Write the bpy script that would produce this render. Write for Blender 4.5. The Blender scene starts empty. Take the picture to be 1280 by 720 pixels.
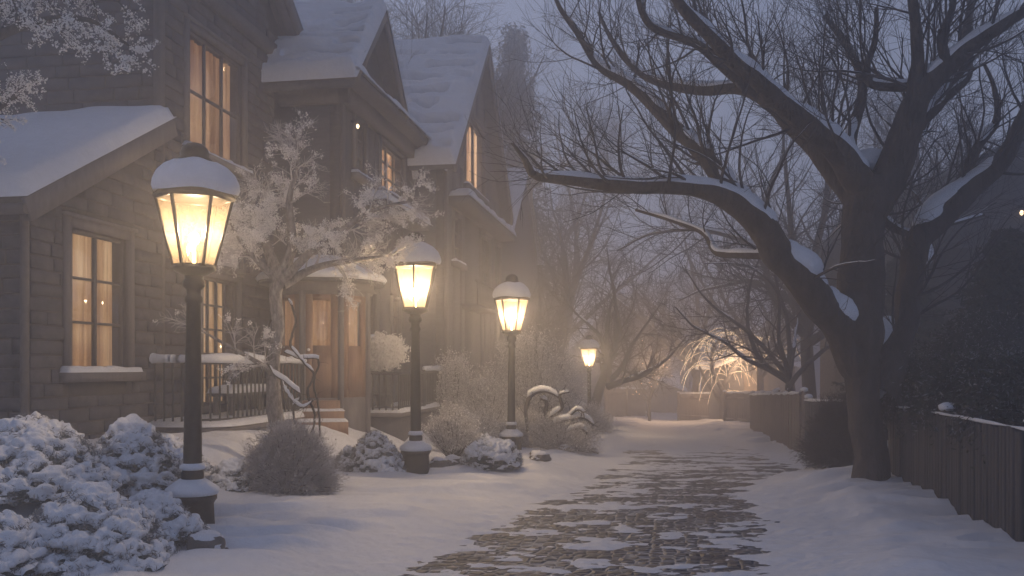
import bpy, bmesh, math, random
import numpy as np
from mathutils import Vector, Matrix
random.seed(7)
RNG = np.random.default_rng(11)
sc = bpy.context.scene
COL = sc.collection
F, HOR, CH = 1100.0, 458.0, 1.45
A = math.atan(0.171); SA, CA = math.sin(A), math.cos(A)

# ------------------------------------------------------------------ numbers
def smooth(a, b, x):
    t = np.clip((np.asarray(x, float) - a) / (b - a), 0, 1); return t * t * (3 - 2 * t)
def _hash(i, j, k, seed):
    h = (i.astype(np.int64) * 374761393 + j.astype(np.int64) * 668265263 + k.astype(np.int64) * 2147483647 + seed * 974634777) & 0xFFFFFFFF
    h = ((h ^ (h >> 13)) * 1274126177) & 0xFFFFFFFF
    h = (h ^ (h >> 16)) & 0xFFFFFF
    return h / float(0xFFFFFF)
def vnoise(p, seed=0):
    p = np.asarray(p, float); f = np.floor(p); t = p - f; t = t * t * (3 - 2 * t)
    i, j, k = f[..., 0], f[..., 1], f[..., 2]; r = 0
    for a in (0, 1):
        for b in (0, 1):
            for c in (0, 1):
                w = (t[..., 0] if a else 1 - t[..., 0]) * (t[..., 1] if b else 1 - t[..., 1]) * (t[..., 2] if c else 1 - t[..., 2])
                r = r + w * _hash(i + a, j + b, k + c, seed)
    return r * 2 - 1
def fbm(p, seed=0, o=3):
    p = np.asarray(p, float); r = 0; a = 1; n = 0
    for q in range(o):
        r = r + a * vnoise(p * 2 ** q, seed + q); n += a; a *= .5
    return r / n
def noise2(x, y, sx, sy, seed=0, o=3):
    return fbm(np.stack([x * sx, y * sy, np.zeros_like(x) + .37], -1), seed, o)

# world <-> street coordinates: s runs along the street, m is the distance to its left
def W(s, m): return SA * s - CA * m, CA * s + SA * m
def S(x, y): return SA * x + CA * y, -CA * x + SA * y
def s_at(px, m):
    r = (px - 640) / F; return m * (CA + SA * r) / (SA - CA * r)
def at(px, py, Y): return ((px - 640) / F * Y, Y, CH - (py - HOR) / F * Y)
def z_at(py, Y): return CH - (py - HOR) / F * Y

def base_z(x, y):
    x = np.asarray(x, float); y = np.asarray(y, float)
    t = np.clip(y, -50, 45) - 10.5
    b = -.035 * np.log1p(np.exp(np.clip(t * 1.2, -40, 60))) / 1.2
    s, m = S(x, y)
    b = b + .45 * smooth(4.0, 5.3, m) + .16 * smooth(-3.6, -4.6, m)
    return b
def snow_h(x, y):
    s, m = S(x, y)
    cl = np.interp(s, [4, 6, 8, 10, 13, 18, 22], [1.95, 1.85, 1.62, 1.25, .95, .75, .2])
    cr = np.interp(s, [4, 6, 8, 11, 13.5, 18, 22], [-.95, -.9, -1.0, -1.1, -2.2, -2.2, -1.0])
    wob = .38 * noise2(x, y, .8, 1.1, 3)
    d = np.maximum(m - cl, cr - m) + wob
    out = smooth(-.35, .9, d)
    ins = -.004 + .030 * noise2(x, y, 1.5, 3.2, 9, 4) + .030 * noise2(x, y, 4.0, 7.0, 5, 3) + .020 * noise2(x, y, 13, 20, 15, 3)
    ins = ins + .03 * smooth(14, 24, s)
    soft = .10 + .07 * noise2(x, y, .55, .8, 21, 3) + .02 * noise2(x, y, 2.0, 3.5, 22, 2) + .012 * noise2(x, y, 7, 9, 23, 3)
    ridge = .10 * (1 - np.abs(noise2(x, y, .7, 2.2, 31, 2)) * 2.2)
    crumb = .022 * np.abs(noise2(x, y, 8, 11, 51, 3)) * smooth(-.2, .1, d) * (1 - smooth(.35, 1.1, d))
    return ins * (1 - out) + (soft + ridge * smooth(.4, 1.0, d)) * out + crumb
def gz(x, y):
    x = np.asarray(x, float); y = np.asarray(y, float)
    return float(base_z(x, y) + max(0.0, float(snow_h(x, y))))

# ------------------------------------------------------------------ mesh building
class MB:
    def __init__(s): s.v = []; s.f = []; s.n = 0
    def add(s, v, f):
        v = np.asarray(v, float).reshape(-1, 3); f = np.asarray(f, int)
        s.v.append(v); s.f.append(f + s.n); s.n += len(v)
    def hexa(s, c):
        s.add(c, [(0, 3, 2, 1), (4, 5, 6, 7), (0, 1, 5, 4), (1, 2, 6, 5), (2, 3, 7, 6), (3, 0, 4, 7)])
    def box(s, x0, x1, y0, y1, z0, z1, T=None):
        c = [(x0, y0, z0), (x1, y0, z0), (x1, y1, z0), (x0, y1, z0), (x0, y0, z1), (x1, y0, z1), (x1, y1, z1), (x0, y1, z1)]
        if T: c = [T(*p) for p in c]
        s.hexa(c)
    def bar(s, p0, p1, w, h, up=(0, 0, 1)):
        p0 = Vector(p0); p1 = Vector(p1); t = (p1 - p0).normalized(); u = Vector(up)
        a = t.cross(u).normalized(); b = a.cross(t).normalized()
        c = []
        for q in (p0, p1):
            for (i, j) in ((-1, -1), (1, -1), (1, 1), (-1, 1)): c.append(q + a * i * w / 2 + b * j * h / 2)
        s.hexa([tuple(x) for x in c])
    def tubes(s, P, R, sides=6, cap=False):
        P = np.asarray(P, float); R = np.asarray(R, float)
        if P.ndim == 2: P = P[None]; R = R[None]
        N, K, _ = P.shape
        if N == 0: return
        t = np.gradient(P, axis=1); t /= np.linalg.norm(t, axis=2, keepdims=True) + 1e-9
        mt = P[:, -1] - P[:, 0]; ax = np.argmin(np.abs(mt), axis=1); ref = np.zeros((N, 3)); ref[np.arange(N), ax] = 1
        a = np.cross(t, ref[:, None, :]); a /= np.linalg.norm(a, axis=2, keepdims=True) + 1e-9
        b = np.cross(t, a)
        an = np.arange(sides) * 2 * math.pi / sides
        V = P[:, :, None, :] + R[:, :, None, None] * (a[:, :, None, :] * np.cos(an)[None, None, :, None] + b[:, :, None, :] * np.sin(an)[None, None, :, None])
        idx = np.arange(N * K * sides).reshape(N, K, sides)
        i0 = idx[:, :-1, :]; i1 = idx[:, 1:, :]; j0 = np.roll(i0, -1, 2); j1 = np.roll(i1, -1, 2)
        f = np.stack([i0, j0, j1, i1], -1).reshape(-1, 4)
        s.add(V.reshape(-1, 3), f)
        if cap:
            for q in range(N):
                for e, pt in ((0, P[q, 0]), (K - 1, P[q, -1])):
                    ring = V[q, e]; n = len(ring)
                    s.add(np.vstack([ring, pt[None]]), [(i, (i + 1) % n, n, n) for i in range(n)])
    def lathe(s, prof, n=16, c=(0, 0, 0), rot=0.0):
        an = np.arange(n) * 2 * math.pi / n + rot
        V = np.array([[(c[0] + r * math.cos(q), c[1] + r * math.sin(q), c[2] + z) for q in an] for r, z in prof])
        K = len(prof); idx = np.arange(K * n).reshape(K, n)
        i0 = idx[:-1]; i1 = idx[1:]; f = np.stack([i0, np.roll(i0, -1, 1), np.roll(i1, -1, 1), i1], -1).reshape(-1, 4)
        s.add(V.reshape(-1, 3), f)
    def blob(s, c, r, seed=0, amp=.15, freq=2.0, n=16, m=10, flat=False):
        th = np.linspace(0, math.pi, m + 1)[:, None]; ph = (np.arange(n) * 2 * math.pi / n)[None]
        d = np.stack([np.sin(th) * np.cos(ph), np.sin(th) * np.sin(ph), np.cos(th) + 0 * ph], -1)
        k = 1 + amp * fbm(d * freq + seed * 7.3, seed, 2)
        V = np.array(c) + d * k[..., None] * np.array(r)
        idx = np.arange((m + 1) * n).reshape(m + 1, n); i0 = idx[:-1]; i1 = idx[1:]
        s.add(V.reshape(-1, 3), np.stack([i0, i1, np.roll(i1, -1, 1), np.roll(i0, -1, 1)], -1).reshape(-1, 4))
    def leaves(s, C, size, rng, ratio=.6):
        N = len(C)
        a = rng.normal(size=(N, 3)); a /= np.linalg.norm(a, axis=1, keepdims=True)
        b = rng.normal(size=(N, 3)); b = np.cross(a, b); b /= np.linalg.norm(b, axis=1, keepdims=True) + 1e-9
        sz = size * rng.uniform(.5, 1.3, (N, 1)); a = a * sz; b = b * sz * ratio
        V = np.stack([C - a, C - b, C + a, C + b], 1)
        s.add(V.reshape(-1, 3), np.arange(N * 4).reshape(N, 4))
    def arrays(s):
        return np.vstack(s.v), np.vstack(s.f)
    def build(s, name, mat, parent=None, smoothf=False, off=None, mats=None, clean=False):
        v, f = s.arrays()
        if off is not None: v = v - np.array(off)
        me = bpy.data.meshes.new(name)
        quad = f[:, 3] != f[:, 2]
        tot = np.where(quad, 4, 3)
        loops = f.reshape(-1)[np.stack([np.ones_like(quad), np.ones_like(quad), np.ones_like(quad), quad], 1).reshape(-1)]
        me.vertices.add(len(v)); me.vertices.foreach_set('co', v.astype(np.float32).reshape(-1))
        me.loops.add(len(loops)); me.loops.foreach_set('vertex_index', loops.astype(np.int32))
        me.polygons.add(len(f)); st = np.concatenate([[0], np.cumsum(tot)[:-1]])
        me.polygons.foreach_set('loop_start', st.astype(np.int32)); me.polygons.foreach_set('loop_total', tot.astype(np.int32))
        me.update(calc_edges=True)
        if clean:
            bm = bmesh.new(); bm.from_mesh(me); bmesh.ops.recalc_face_normals(bm, faces=bm.faces); bm.to_mesh(me); bm.free()
        if smoothf: me.polygons.foreach_set('use_smooth', [True] * len(me.polygons))
        me.materials.append(mat); me.update()
        o = bpy.data.objects.new(name, me); COL.objects.link(o)
        if parent is not None: o.parent = parent
        return o
def tag(o, label=None, cat=None, group=None, kind=None):
    if label: o['label'] = label
    if cat: o['category'] = cat
    if group: o['group'] = group
    if kind: o['kind'] = kind
    return o
def empty(name, loc, rz=0, label=None, cat=None, group=None):
    o = bpy.data.objects.new(name, None); COL.objects.link(o); o.location = loc; o.rotation_euler = (0, 0, rz)
    o.empty_display_size = .2
    return tag(o, label, cat, group)
def copy_tree(o, parent=None):
    c = o.copy(); COL.objects.link(c)
    if parent is not None: c.parent = parent
    for ch in [x for x in bpy.data.objects if x.parent == o]: copy_tree(ch, c)
    return c

# ------------------------------------------------------------------ materials
def nodes(name):
    m = bpy.data.materials.new(name); m.use_nodes = True; nt = m.node_tree
    b = nt.nodes['Principled BSDF']; return m, nt, b
def L(nt, a, b): nt.links.new(a, b)
def ramp(nt, fac, stops):
    r = nt.nodes.new('ShaderNodeValToRGB'); e = r.color_ramp.elements
    while len(e) > 1: e.remove(e[-1])
    e[0].position = stops[0][0]; e[0].color = (*stops[0][1], 1)
    for p, c in stops[1:]:
        q = e.new(p); q.color = (*c, 1)
    L(nt, fac, r.inputs[0]); return r
def noisen(nt, scale, detail=4, rough=.6, coord=None, sc3=None):
    n = nt.nodes.new('ShaderNodeTexNoise'); n.inputs['Scale'].default_value = scale; n.inputs['Detail'].default_value = detail; n.inputs['Roughness'].default_value = rough
    g = nt.nodes.new('ShaderNodeNewGeometry')
    src = g.outputs['Position'] if coord is None else coord
    if sc3:
        mp = nt.nodes.new('ShaderNodeMapping'); mp.inputs['Scale'].default_value = sc3; L(nt, src, mp.inputs[0]); src = mp.outputs[0]
    L(nt, src, n.inputs['Vector']); return n
def bump(nt, b, h, strength, dist):
    bp = nt.nodes.new('ShaderNodeBump'); bp.inputs['Strength'].default_value = strength; bp.inputs['Distance'].default_value = dist
    L(nt, h, bp.inputs['Height']); L(nt, bp.outputs[0], b.inputs['Normal']); return bp
def mat_noise(name, c1, c2, scale=6, rough=.75, bs=.4, bd=.01, sc3=None, metal=0, snow=0.0):
    m, nt, b = nodes(name); n = noisen(nt, scale, 5, .65, sc3=sc3)
    r = ramp(nt, n.outputs[0], [(.3, c1), (.7, c2)])
    out = r.outputs[0]
    if snow:
        g = nt.nodes.new('ShaderNodeNewGeometry'); sp = nt.nodes.new('ShaderNodeSeparateXYZ'); L(nt, g.outputs['Normal'], sp.inputs[0])
        n2 = noisen(nt, 35, 3); ad = nt.nodes.new('ShaderNodeMath'); ad.operation = 'MULTIPLY_ADD'
        L(nt, n2.outputs[0], ad.inputs[0]); ad.inputs[1].default_value = .9; L(nt, sp.outputs[2], ad.inputs[2])
        r2 = ramp(nt, ad.outputs[0], [(snow, (0, 0, 0)), (snow + .2, (1, 1, 1))])
        mx = nt.nodes.new('ShaderNodeMix'); mx.data_type = 'RGBA'; L(nt, r2.outputs[0], mx.inputs[0]); L(nt, out, mx.inputs[6]); mx.inputs[7].default_value = (.72, .74, .79, 1)
        out = mx.outputs[2]
    L(nt, out, b.inputs['Base Color']); b.inputs['Roughness'].default_value = rough; b.inputs['Metallic'].default_value = metal
    if bs: bump(nt, b, n.outputs[0], bs, bd)
    return m
def mat_snow(name, c=(.78, .80, .84), bs=.5):
    m, nt, b = nodes(name)
    n = noisen(nt, 9, 6, .6); n2 = noisen(nt, 120, 2, .5)
    r = ramp(nt, n.outputs[0], [(.25, tuple(x * .9 for x in c)), (.7, c)]); L(nt, r.outputs[0], b.inputs['Base Color'])
    ad = nt.nodes.new('ShaderNodeMath'); ad.operation = 'MULTIPLY_ADD'; L(nt, n2.outputs[0], ad.inputs[0]); ad.inputs[1].default_value = .12; L(nt, n.outputs[0], ad.inputs[2])
    bump(nt, b, ad.outputs[0], bs, .03); b.inputs['Roughness'].default_value = .62
    b.inputs['Specular IOR Level'].default_value = .3
    return m
def mat_emit(name, c, s, wave=None):
    m, nt, b = nodes(name); b.inputs['Base Color'].default_value = (.25, .16, .09, 1)
    if wave:
        g = nt.nodes.new('ShaderNodeTexCoord'); w = nt.nodes.new('ShaderNodeTexNoise'); w.inputs['Scale'].default_value = 1; w.inputs['Detail'].default_value = 3
        mp = nt.nodes.new('ShaderNodeMapping'); mp.inputs['Scale'].default_value = (wave, wave, .35); L(nt, g.outputs['Object'], mp.inputs[0]); L(nt, mp.outputs[0], w.inputs['Vector'])
        r = ramp(nt, w.outputs[0], [(.3, tuple(x * y for x, y in zip(c, (.20, .15, .10)))), (.5, tuple(x * y for x, y in zip(c, (.6, .5, .4)))), (.68, c)])  # room light, weaker through the folds, painted as stripes into the emission
        w2 = nt.nodes.new('ShaderNodeTexNoise'); w2.inputs['Scale'].default_value = 1.7; w2.inputs['Detail'].default_value = 1; L(nt, g.outputs['Object'], w2.inputs['Vector'])
        r2 = ramp(nt, w2.outputs[0], [(.34, (.62, .52, .45)), (.60, (1, 1, 1))]); mm = nt.nodes.new('ShaderNodeMix'); mm.data_type = 'RGBA'; mm.blend_type = 'MULTIPLY'; mm.inputs[0].default_value = 1
        L(nt, r.outputs[0], mm.inputs[6]); L(nt, r2.outputs[0], mm.inputs[7]); L(nt, mm.outputs[2], b.inputs['Emission Color'])
    else: b.inputs['Emission Color'].default_value = (*c, 1)
    b.inputs['Emission Strength'].default_value = s; return m
def mat_pane(name, tint=(1, 1, 1), gl=.12, trans=None, trw=0.0):
    m = bpy.data.materials.new(name); m.use_nodes = True; nt = m.node_tree; nt.nodes.clear()
    o = nt.nodes.new('ShaderNodeOutputMaterial'); t = nt.nodes.new('ShaderNodeBsdfTransparent'); t.inputs[0].default_value = (*tint, 1)
    g = nt.nodes.new('ShaderNodeBsdfGlossy'); g.inputs['Roughness'].default_value = .08
    mx = nt.nodes.new('ShaderNodeMixShader'); mx.inputs[0].default_value = gl; L(nt, t.outputs[0], mx.inputs[1]); L(nt, g.outputs[0], mx.inputs[2]); out = mx
    if trans:
        tr = nt.nodes.new('ShaderNodeBsdfTranslucent'); tr.inputs[0].default_value = (*trans, 1)
        n = noisen(nt, 30, 4, .7, sc3=(1, 1, .5)); r = ramp(nt, n.outputs[0], [(.35, (trw * .8,) * 3), (.65, (min(1, trw * 1.25),) * 3)])
        m2 = nt.nodes.new('ShaderNodeMixShader'); L(nt, r.outputs[0], m2.inputs[0]); L(nt, mx.outputs[0], m2.inputs[1]); L(nt, tr.outputs[0], m2.inputs[2]); out = m2
    L(nt, out.outputs[0], o.inputs[0]); return m

M = {}
M['snow'] = mat_snow('snow', (.66, .68, .74))
M['roofsnow'] = mat_snow('roof_snow', (.66, .69, .76), .7)
M['frost'] = mat_noise('frost', (.72, .71, .70), (.88, .86, .84), 14, .8, 0)
M['frostdim'] = mat_noise('frost_on_twigs', (.34, .33, .34), (.60, .58, .58), 10, .85, 0)
M['frosttwig'] = mat_noise('dim_frosted_twigs', (.24, .24, .27), (.46, .46, .50), 10, .85, 0)
M['bark'] = mat_noise('bark', (.028, .024, .024), (.075, .062, .058), 9, .9, 1.0, .09, (1, 1, .28), snow=1.18)
M['barkfar'] = mat_noise('twig_bark', (.032, .031, .035), (.066, .062, .068), 6, .9, 0, snow=1.25)
M['twig'] = mat_noise('dark_twig', (.03, .026, .027), (.06, .052, .052), 8, .9, 0)
M['block'] = mat_noise('dark_stone_block', (.034, .034, .042), (.085, .080, .092), 5, .88, .7, .02, snow=1.32)
M['mortar'] = mat_noise('mortar', (.05, .045, .045), (.08, .07, .07), 12, .9, .3)
M['trim'] = mat_noise('weathered_trim', (.085, .08, .085), (.145, .132, .138), 9, .7, .3, .004, (1, 1, .3))
M['darktrim'] = mat_noise('dark_trim', (.06, .052, .052), (.10, .088, .086), 9, .7, .3, .004)
M['roof'] = mat_noise('slate_roof', (.045, .045, .052), (.09, .088, .095), 7, .8, .8, .02)
M['door'] = mat_noise('varnished_door_wood', (.16, .09, .055), (.27, .155, .095), 5, .55, .3, .004, (8, 8, .6))
M['iron'] = mat_noise('black_iron', (.012, .012, .013), (.03, .03, .032), 25, .45, .3, .003, metal=.6, snow=1.36)
M['rail'] = mat_noise('black_railing', (.012, .012, .014), (.03, .03, .032), 20, .5, 0)
M['fence'] = mat_noise('weathered_fence_board', (.024, .023, .027), (.062, .056, .060), 6, .85, .5, .01, (3, 3, .35), snow=1.42)
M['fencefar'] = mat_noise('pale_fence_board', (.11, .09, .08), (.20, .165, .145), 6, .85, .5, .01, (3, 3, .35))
M['needle'] = mat_noise('dark_needles', (.018, .026, .022), (.05, .062, .052), 9, .85, 0)
M['needlefrost'] = mat_noise('frosted_needles', (.06, .065, .07), (.34, .35, .37), 12, .85, 0)
M['stone'] = mat_noise('field_stone', (.07, .065, .065), (.16, .145, .14), 8, .85, .8, .03, snow=1.05)
M['curtain'] = mat_emit('lit_curtain', (1, .70, .40), .95, 16)
M['curtaindim'] = mat_emit('dim_lit_curtain', (1, .60, .32), .6, 12)
M['curtainup'] = mat_emit('upper_lit_curtain', (1, .66, .40), 2.0, 7)
M['darkroom'] = mat_noise('dark_room', (.02, .018, .02), (.04, .035, .035), 3, .9, 0)  # darkness of unlit rooms put into a near-black colour
M['glass'] = mat_pane('window_glass', (.9, .9, .9), .14)
M['lampglass'] = mat_pane('frosted_lamp_glass', (1, .90, .74), .04, (1, .74, .46), .055)
M['bulb'] = mat_emit('lamp_flame', (1, .74, .44), 40)
M['fairy'] = mat_emit('fairy_light', (1, .70, .42), 1.8)
M['spark'] = mat_emit('small_lit_lamp', (1, .72, .42), 4)
def mat_siding(name, c1, c2):
    m, nt, b = nodes(name); g = nt.nodes.new('ShaderNodeNewGeometry'); sp = nt.nodes.new('ShaderNodeSeparateXYZ'); L(nt, g.outputs['Position'], sp.inputs[0])
    mu = nt.nodes.new('ShaderNodeMath'); mu.operation = 'MULTIPLY'; mu.inputs[1].default_value = 1 / .17; L(nt, sp.outputs[2], mu.inputs[0])
    fr = nt.nodes.new('ShaderNodeMath'); fr.operation = 'FRACT'; L(nt, mu.outputs[0], fr.inputs[0])
    n = noisen(nt, 5, 5, .65, sc3=(1, 1, 4)); r = ramp(nt, n.outputs[0], [(.3, c1), (.7, c2)]); L(nt, r.outputs[0], b.inputs['Base Color'])
    b.inputs['Roughness'].default_value = .8
    iv = nt.nodes.new('ShaderNodeMath'); iv.operation = 'SUBTRACT'; iv.inputs[0].default_value = 1; L(nt, fr.outputs[0], iv.inputs[1])
    bump(nt, b, iv.outputs[0], .9, .03); return m
M['siding'] = mat_siding('board_siding', (.042, .041, .050), (.08, .076, .088))
M['siding2'] = mat_siding('grey_board_siding', (.06, .06, .072), (.11, .105, .12))
def mat_road():
    m, nt, b = nodes('cobbles'); g = nt.nodes.new('ShaderNodeNewGeometry')
    mp = nt.nodes.new('ShaderNodeMapping'); mp.inputs['Scale'].default_value = (10.5, 11.5, 1); mp.inputs['Rotation'].default_value = (0, 0, A); L(nt, g.outputs['Position'], mp.inputs[0])
    v = nt.nodes.new('ShaderNodeTexVoronoi'); v.feature = 'DISTANCE_TO_EDGE'; v.inputs['Randomness'].default_value = .6; v.inputs['Scale'].default_value = 1; L(nt, mp.outputs[0], v.inputs['Vector'])
    n = noisen(nt, 7, 5, .7)
    r = ramp(nt, n.outputs[0], [(.3, (.022, .026, .036)), (.7, (.060, .066, .084))])
    r2 = ramp(nt, v.outputs[0], [(0.0, (0, 0, 0)), (.14, (1, 1, 1))])
    n3 = noisen(nt, 2.2, 5, .7); r3 = ramp(nt, n3.outputs[0], [(.38, (.04, .038, .042)), (.55, (.30, .32, .37))])
    mx = nt.nodes.new('ShaderNodeMix'); mx.data_type = 'RGBA'; L(nt, r2.outputs[0], mx.inputs[0]); L(nt, r3.outputs[0], mx.inputs[6]); L(nt, r.outputs[0], mx.inputs[7]); L(nt, mx.outputs[2], b.inputs['Base Color'])
    b.inputs['Roughness'].default_value = .55; b.inputs['Specular IOR Level'].default_value = .3
    r4 = ramp(nt, v.outputs[0], [(0.0, (0, 0, 0)), (.3, (1, 1, 1))])
    bump(nt, b, r4.outputs[0], 1.0, .022); return m
M['road'] = mat_road()

# ------------------------------------------------------------------ ground
def sheet(name, ys, xs_f, zf, mat):
    Y = ys[:, None] + 0 * xs_f[None]; 
    X = xs_f[None] * np.maximum(1.0, np.abs(ys)[:, None] / 6.0)
    Z = zf(X, Y); mb = MB(); n, k = X.shape; idx = np.arange(n * k).reshape(n, k)
    f = np.stack([idx[:-1, :-1], idx[:-1, 1:], idx[1:, 1:], idx[1:, :-1]], -1).reshape(-1, 4)
    mb.add(np.stack([X, Y, Z], -1).reshape(-1, 3), f)
    return mb.build(name, mat, smoothf=True)
ys = np.concatenate([np.linspace(-12, 3.4, 40), 3.5 * (48 / 3.5) ** np.linspace(0, 1, 620), np.linspace(49, 140, 60)])
xs = np.concatenate([np.linspace(-14, -5.2, 50), np.linspace(-5.1, 5.1, 520), np.linspace(5.2, 14, 50)])
tag(sheet('snow_ground', ys, xs, lambda x, y: base_z(x, y) + snow_h(x, y), M['snow']), kind='structure')
def roadz(x, y):
    s, m = S(x, y); return base_z(x, y) - .02 * smooth(3.2, 4.0, np.abs(m)) + .004 * noise2(x, y, 3, 3, 40)
yr = 3.5 * (40 / 3.5) ** np.linspace(0, 1, 300)
def road_mesh():
    ss = 3.4 * (42 / 3.4) ** np.linspace(0, 1, 320); ms = np.linspace(-3.3, 3.2, 90)
    Sg, Mg = np.meshgrid(ss, ms, indexing='ij'); X, Y = W(Sg, Mg); Z = roadz(X, Y)
    mb = MB(); n, k = X.shape; idx = np.arange(n * k).reshape(n, k)
    mb.add(np.stack([X, Y, Z], -1).reshape(-1, 3), np.stack([idx[:-1, :-1], idx[1:, :-1], idx[1:, 1:], idx[:-1, 1:]], -1).reshape(-1, 4))
    return mb.build('cobbled_road', M['road'], smoothf=True)
tag(road_mesh(), kind='structure')

# ------------------------------------------------------------------ snow slabs
def snow_slab(mb, c0, c1, c2, c3, thick, nu=30, nv=20, seed=0, amp=.25, gap=0.0, lump=2.0, edge=.10, rows=0):
    """snow lying on the quad c0..c3 (c0-c1 one edge, c3-c2 the opposite), rounded at its rims"""
    c0, c1, c2, c3 = [np.array(c, float) for c in (c0, c1, c2, c3)]
    u = np.linspace(0, 1, nu)[:, None, None]; v = np.linspace(0, 1, nv)[None, :, None]
    P = c0 * (1 - u) * (1 - v) + c1 * u * (1 - v) + c2 * u * v + c3 * (1 - u) * v
    lu = np.linalg.norm(c1 - c0); lv = np.linalg.norm(c3 - c0)
    du = np.minimum(u, 1 - u)[..., 0] * lu + 0 * v[..., 0]; dv = np.minimum(v, 1 - v)[..., 0] * lv + 0 * u[..., 0]
    d = np.minimum(du, dv); pr = np.sqrt(np.clip(1 - (1 - np.clip(d / edge, 0, 1)) ** 2, 0, 1))
    nz = fbm(P * lump, seed, 3)
    h = thick * pr * (1 + amp * nz * 2)
    if rows:
        vv = u[..., 0] * rows + 0 * v[..., 0]; uu = v[..., 0] * lv * 1.9 + np.floor(vv) * .5
        cell = vnoise(np.stack([np.floor(uu), np.floor(vv), 0 * uu], -1), seed + 3)
        frac = vv - np.floor(vv)
        vb = vv + .22 * fbm(P * 1.7, seed + 31, 2); frac = vb - np.floor(vb); cell = vnoise(np.stack([uu * .8, np.floor(vb) * 3.1, 0 * uu], -1), seed + 3)
        cre = smooth(.40, .75, 1 - np.abs(frac - .5) * 2) * smooth(-.30, .05, cell + .35 * nz) * smooth(.1, .35, d); h = h * (1 - .9 * cre) - gap * cre * smooth(-.2, .1, cell + .35 * nz)
        h = h * (.85 + .3 * np.sin(np.clip(frac, 0, 1) * math.pi))
    up = np.array([0, 0, 1.0])
    nrm = np.cross(c1 - c0, c3 - c0); nrm /= np.linalg.norm(nrm); nrm = nrm if nrm[2] > 0 else -nrm
    T = P + (nrm * .5 + up * .5) * h[..., None]
    n, k = nu, nv; idx = np.arange(n * k).reshape(n, k)
    mb.add(T.reshape(-1, 3), np.stack([idx[:-1, :-1], idx[1:, :-1], idx[1:, 1:], idx[:-1, 1:]], -1).reshape(-1, 4))
    B = P - up * .004
    rim = [idx[i, 0] for i in range(n)] + [idx[-1, j] for j in range(1, k)] + [idx[i, -1] for i in range(n - 2, -1, -1)] + [idx[0, j] for j in range(k - 2, 0, -1)]
    rim = np.array(rim); rt = T.reshape(-1, 3)[rim]; rb = B.reshape(-1, 3)[rim]; q = len(rim)
    mb.add(np.vstack([rt, rb]), [(i, (i + 1) % q, (i + 1) % q + q, i + q) for i in range(q)])

# ------------------------------------------------------------------ houses
TH = math.atan2(CA, SA)
class House:
    def __init__(h, name, s0, m0, label, cat='house', group=None):
        x, y = W(s0, m0); z = float(base_z(x, y)); h.o = (s0, m0, z); h.root = empty(name, (x, y, z), TH, label, cat, group)
    def B(h, mb, name, mat, parent=None, smoothf=False, clean=True):
        return mb.build(name, mat, parent or h.root, smoothf, off=h.o, clean=clean)
def Troad(plane): return lambda a, d, z: (a, plane - d, z)        # a = s, outward = towards the road
def Tcam(plane): return lambda a, d, z: (plane - d, a, z)         # a = m, outward = towards the camera
def Tface(c, nrm):                                                # a face whose middle is c, outward normal nrm in (s, m)
    n = Vector((nrm[0], nrm[1])).normalized(); t = Vector((-n.y, n.x))
    return lambda a, d, z: (c[0] + t.x * a + n.x * d, c[1] + t.y * a + n.y * d, z)
def wall(mb, T, a0, a1, z0, z1, openings=(), th=.2):
    """rectangular wall with holes; butted boxes"""
    cuts = sorted({a0, a1, *[o[0] for o in openings], *[o[1] for o in openings]})
    for i in range(len(cuts) - 1):
        x0, x1 = cuts[i], cuts[i + 1]; hs = sorted([(o[2], o[3]) for o in openings if o[0] < (x0 + x1) / 2 < o[1]]); z = z0
        for (b, t) in hs:
            if b > z: mb.box(x0, x1, -th, 0, z, b, T)
            z = t
        if z < z1: mb.box(x0, x1, -th, 0, z, z1, T)
def blocks(mb, T, a0, a1, z0, ztop, openings, rh=.17, lmin=.35, lmax=.75, seed=1, depth=.03):
    rg = random.Random(seed); z = z0; k = 0; zmax = max(ztop(a0), ztop(a1), ztop((a0 + a1) / 2))
    while z < zmax:
        a = a0 - rg.uniform(0, .3); h = rh * rg.uniform(.92, 1.06)
        while a < a1:
            l = rg.uniform(lmin, lmax); b0 = max(a, a0); b1 = min(a + l, a1); a += l
            if b1 - b0 < .05: continue
            segs = [(b0, b1)]
            for o in openings:
                if z + h > o[2] and z < o[3]:
                    ns = []
                    for (p, q) in segs:
                        if q <= o[0] or p >= o[1]: ns.append((p, q)); continue
                        if p < o[0]: ns.append((p, o[0]))
                        if q > o[1]: ns.append((o[1], q))
                    segs = ns
            for (p, q) in segs:
                if q - p < .04 or min(ztop(p), ztop(q)) < z + h: continue
                d = depth * rg.uniform(.35, 1.0); g = .008; t1 = rg.uniform(-.006, .006)
                c = []
                for (dd, ins) in ((0.0, 0.0), (d, .010)):
                    for (aa, zz) in ((p + g + ins, z + g + ins), (q - g - ins, z + g + ins), (q - g - ins, z + h - g - ins), (p + g + ins, z + h - g - ins)):
                        c.append(T(aa, dd + (t1 if dd else -.002), zz))
                mb.hexa(c)
        z += h; k += 1
def curtain(T, a0, a1, z0, z1, d, H, parent, mat, seed=0):
    n = max(12, int((a1 - a0) * 60)); a = np.linspace(a0, a1, n); mb = MB()
    off = .02 * np.sin((a - a0) * 55 + seed) + .012 * np.sin((a - a0) * 23 + seed * 2)
    V = [T(x, d + o_, z0) for x, o_ in zip(a, off)] + [T(x, d + o_, z1) for x, o_ in zip(a, off)]
    mb.add(V, [(i, i + 1, n + i + 1, n + i) for i in range(n - 1)])
    return H.B(mb, 'curtain', mat, parent, True, clean=False)
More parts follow.
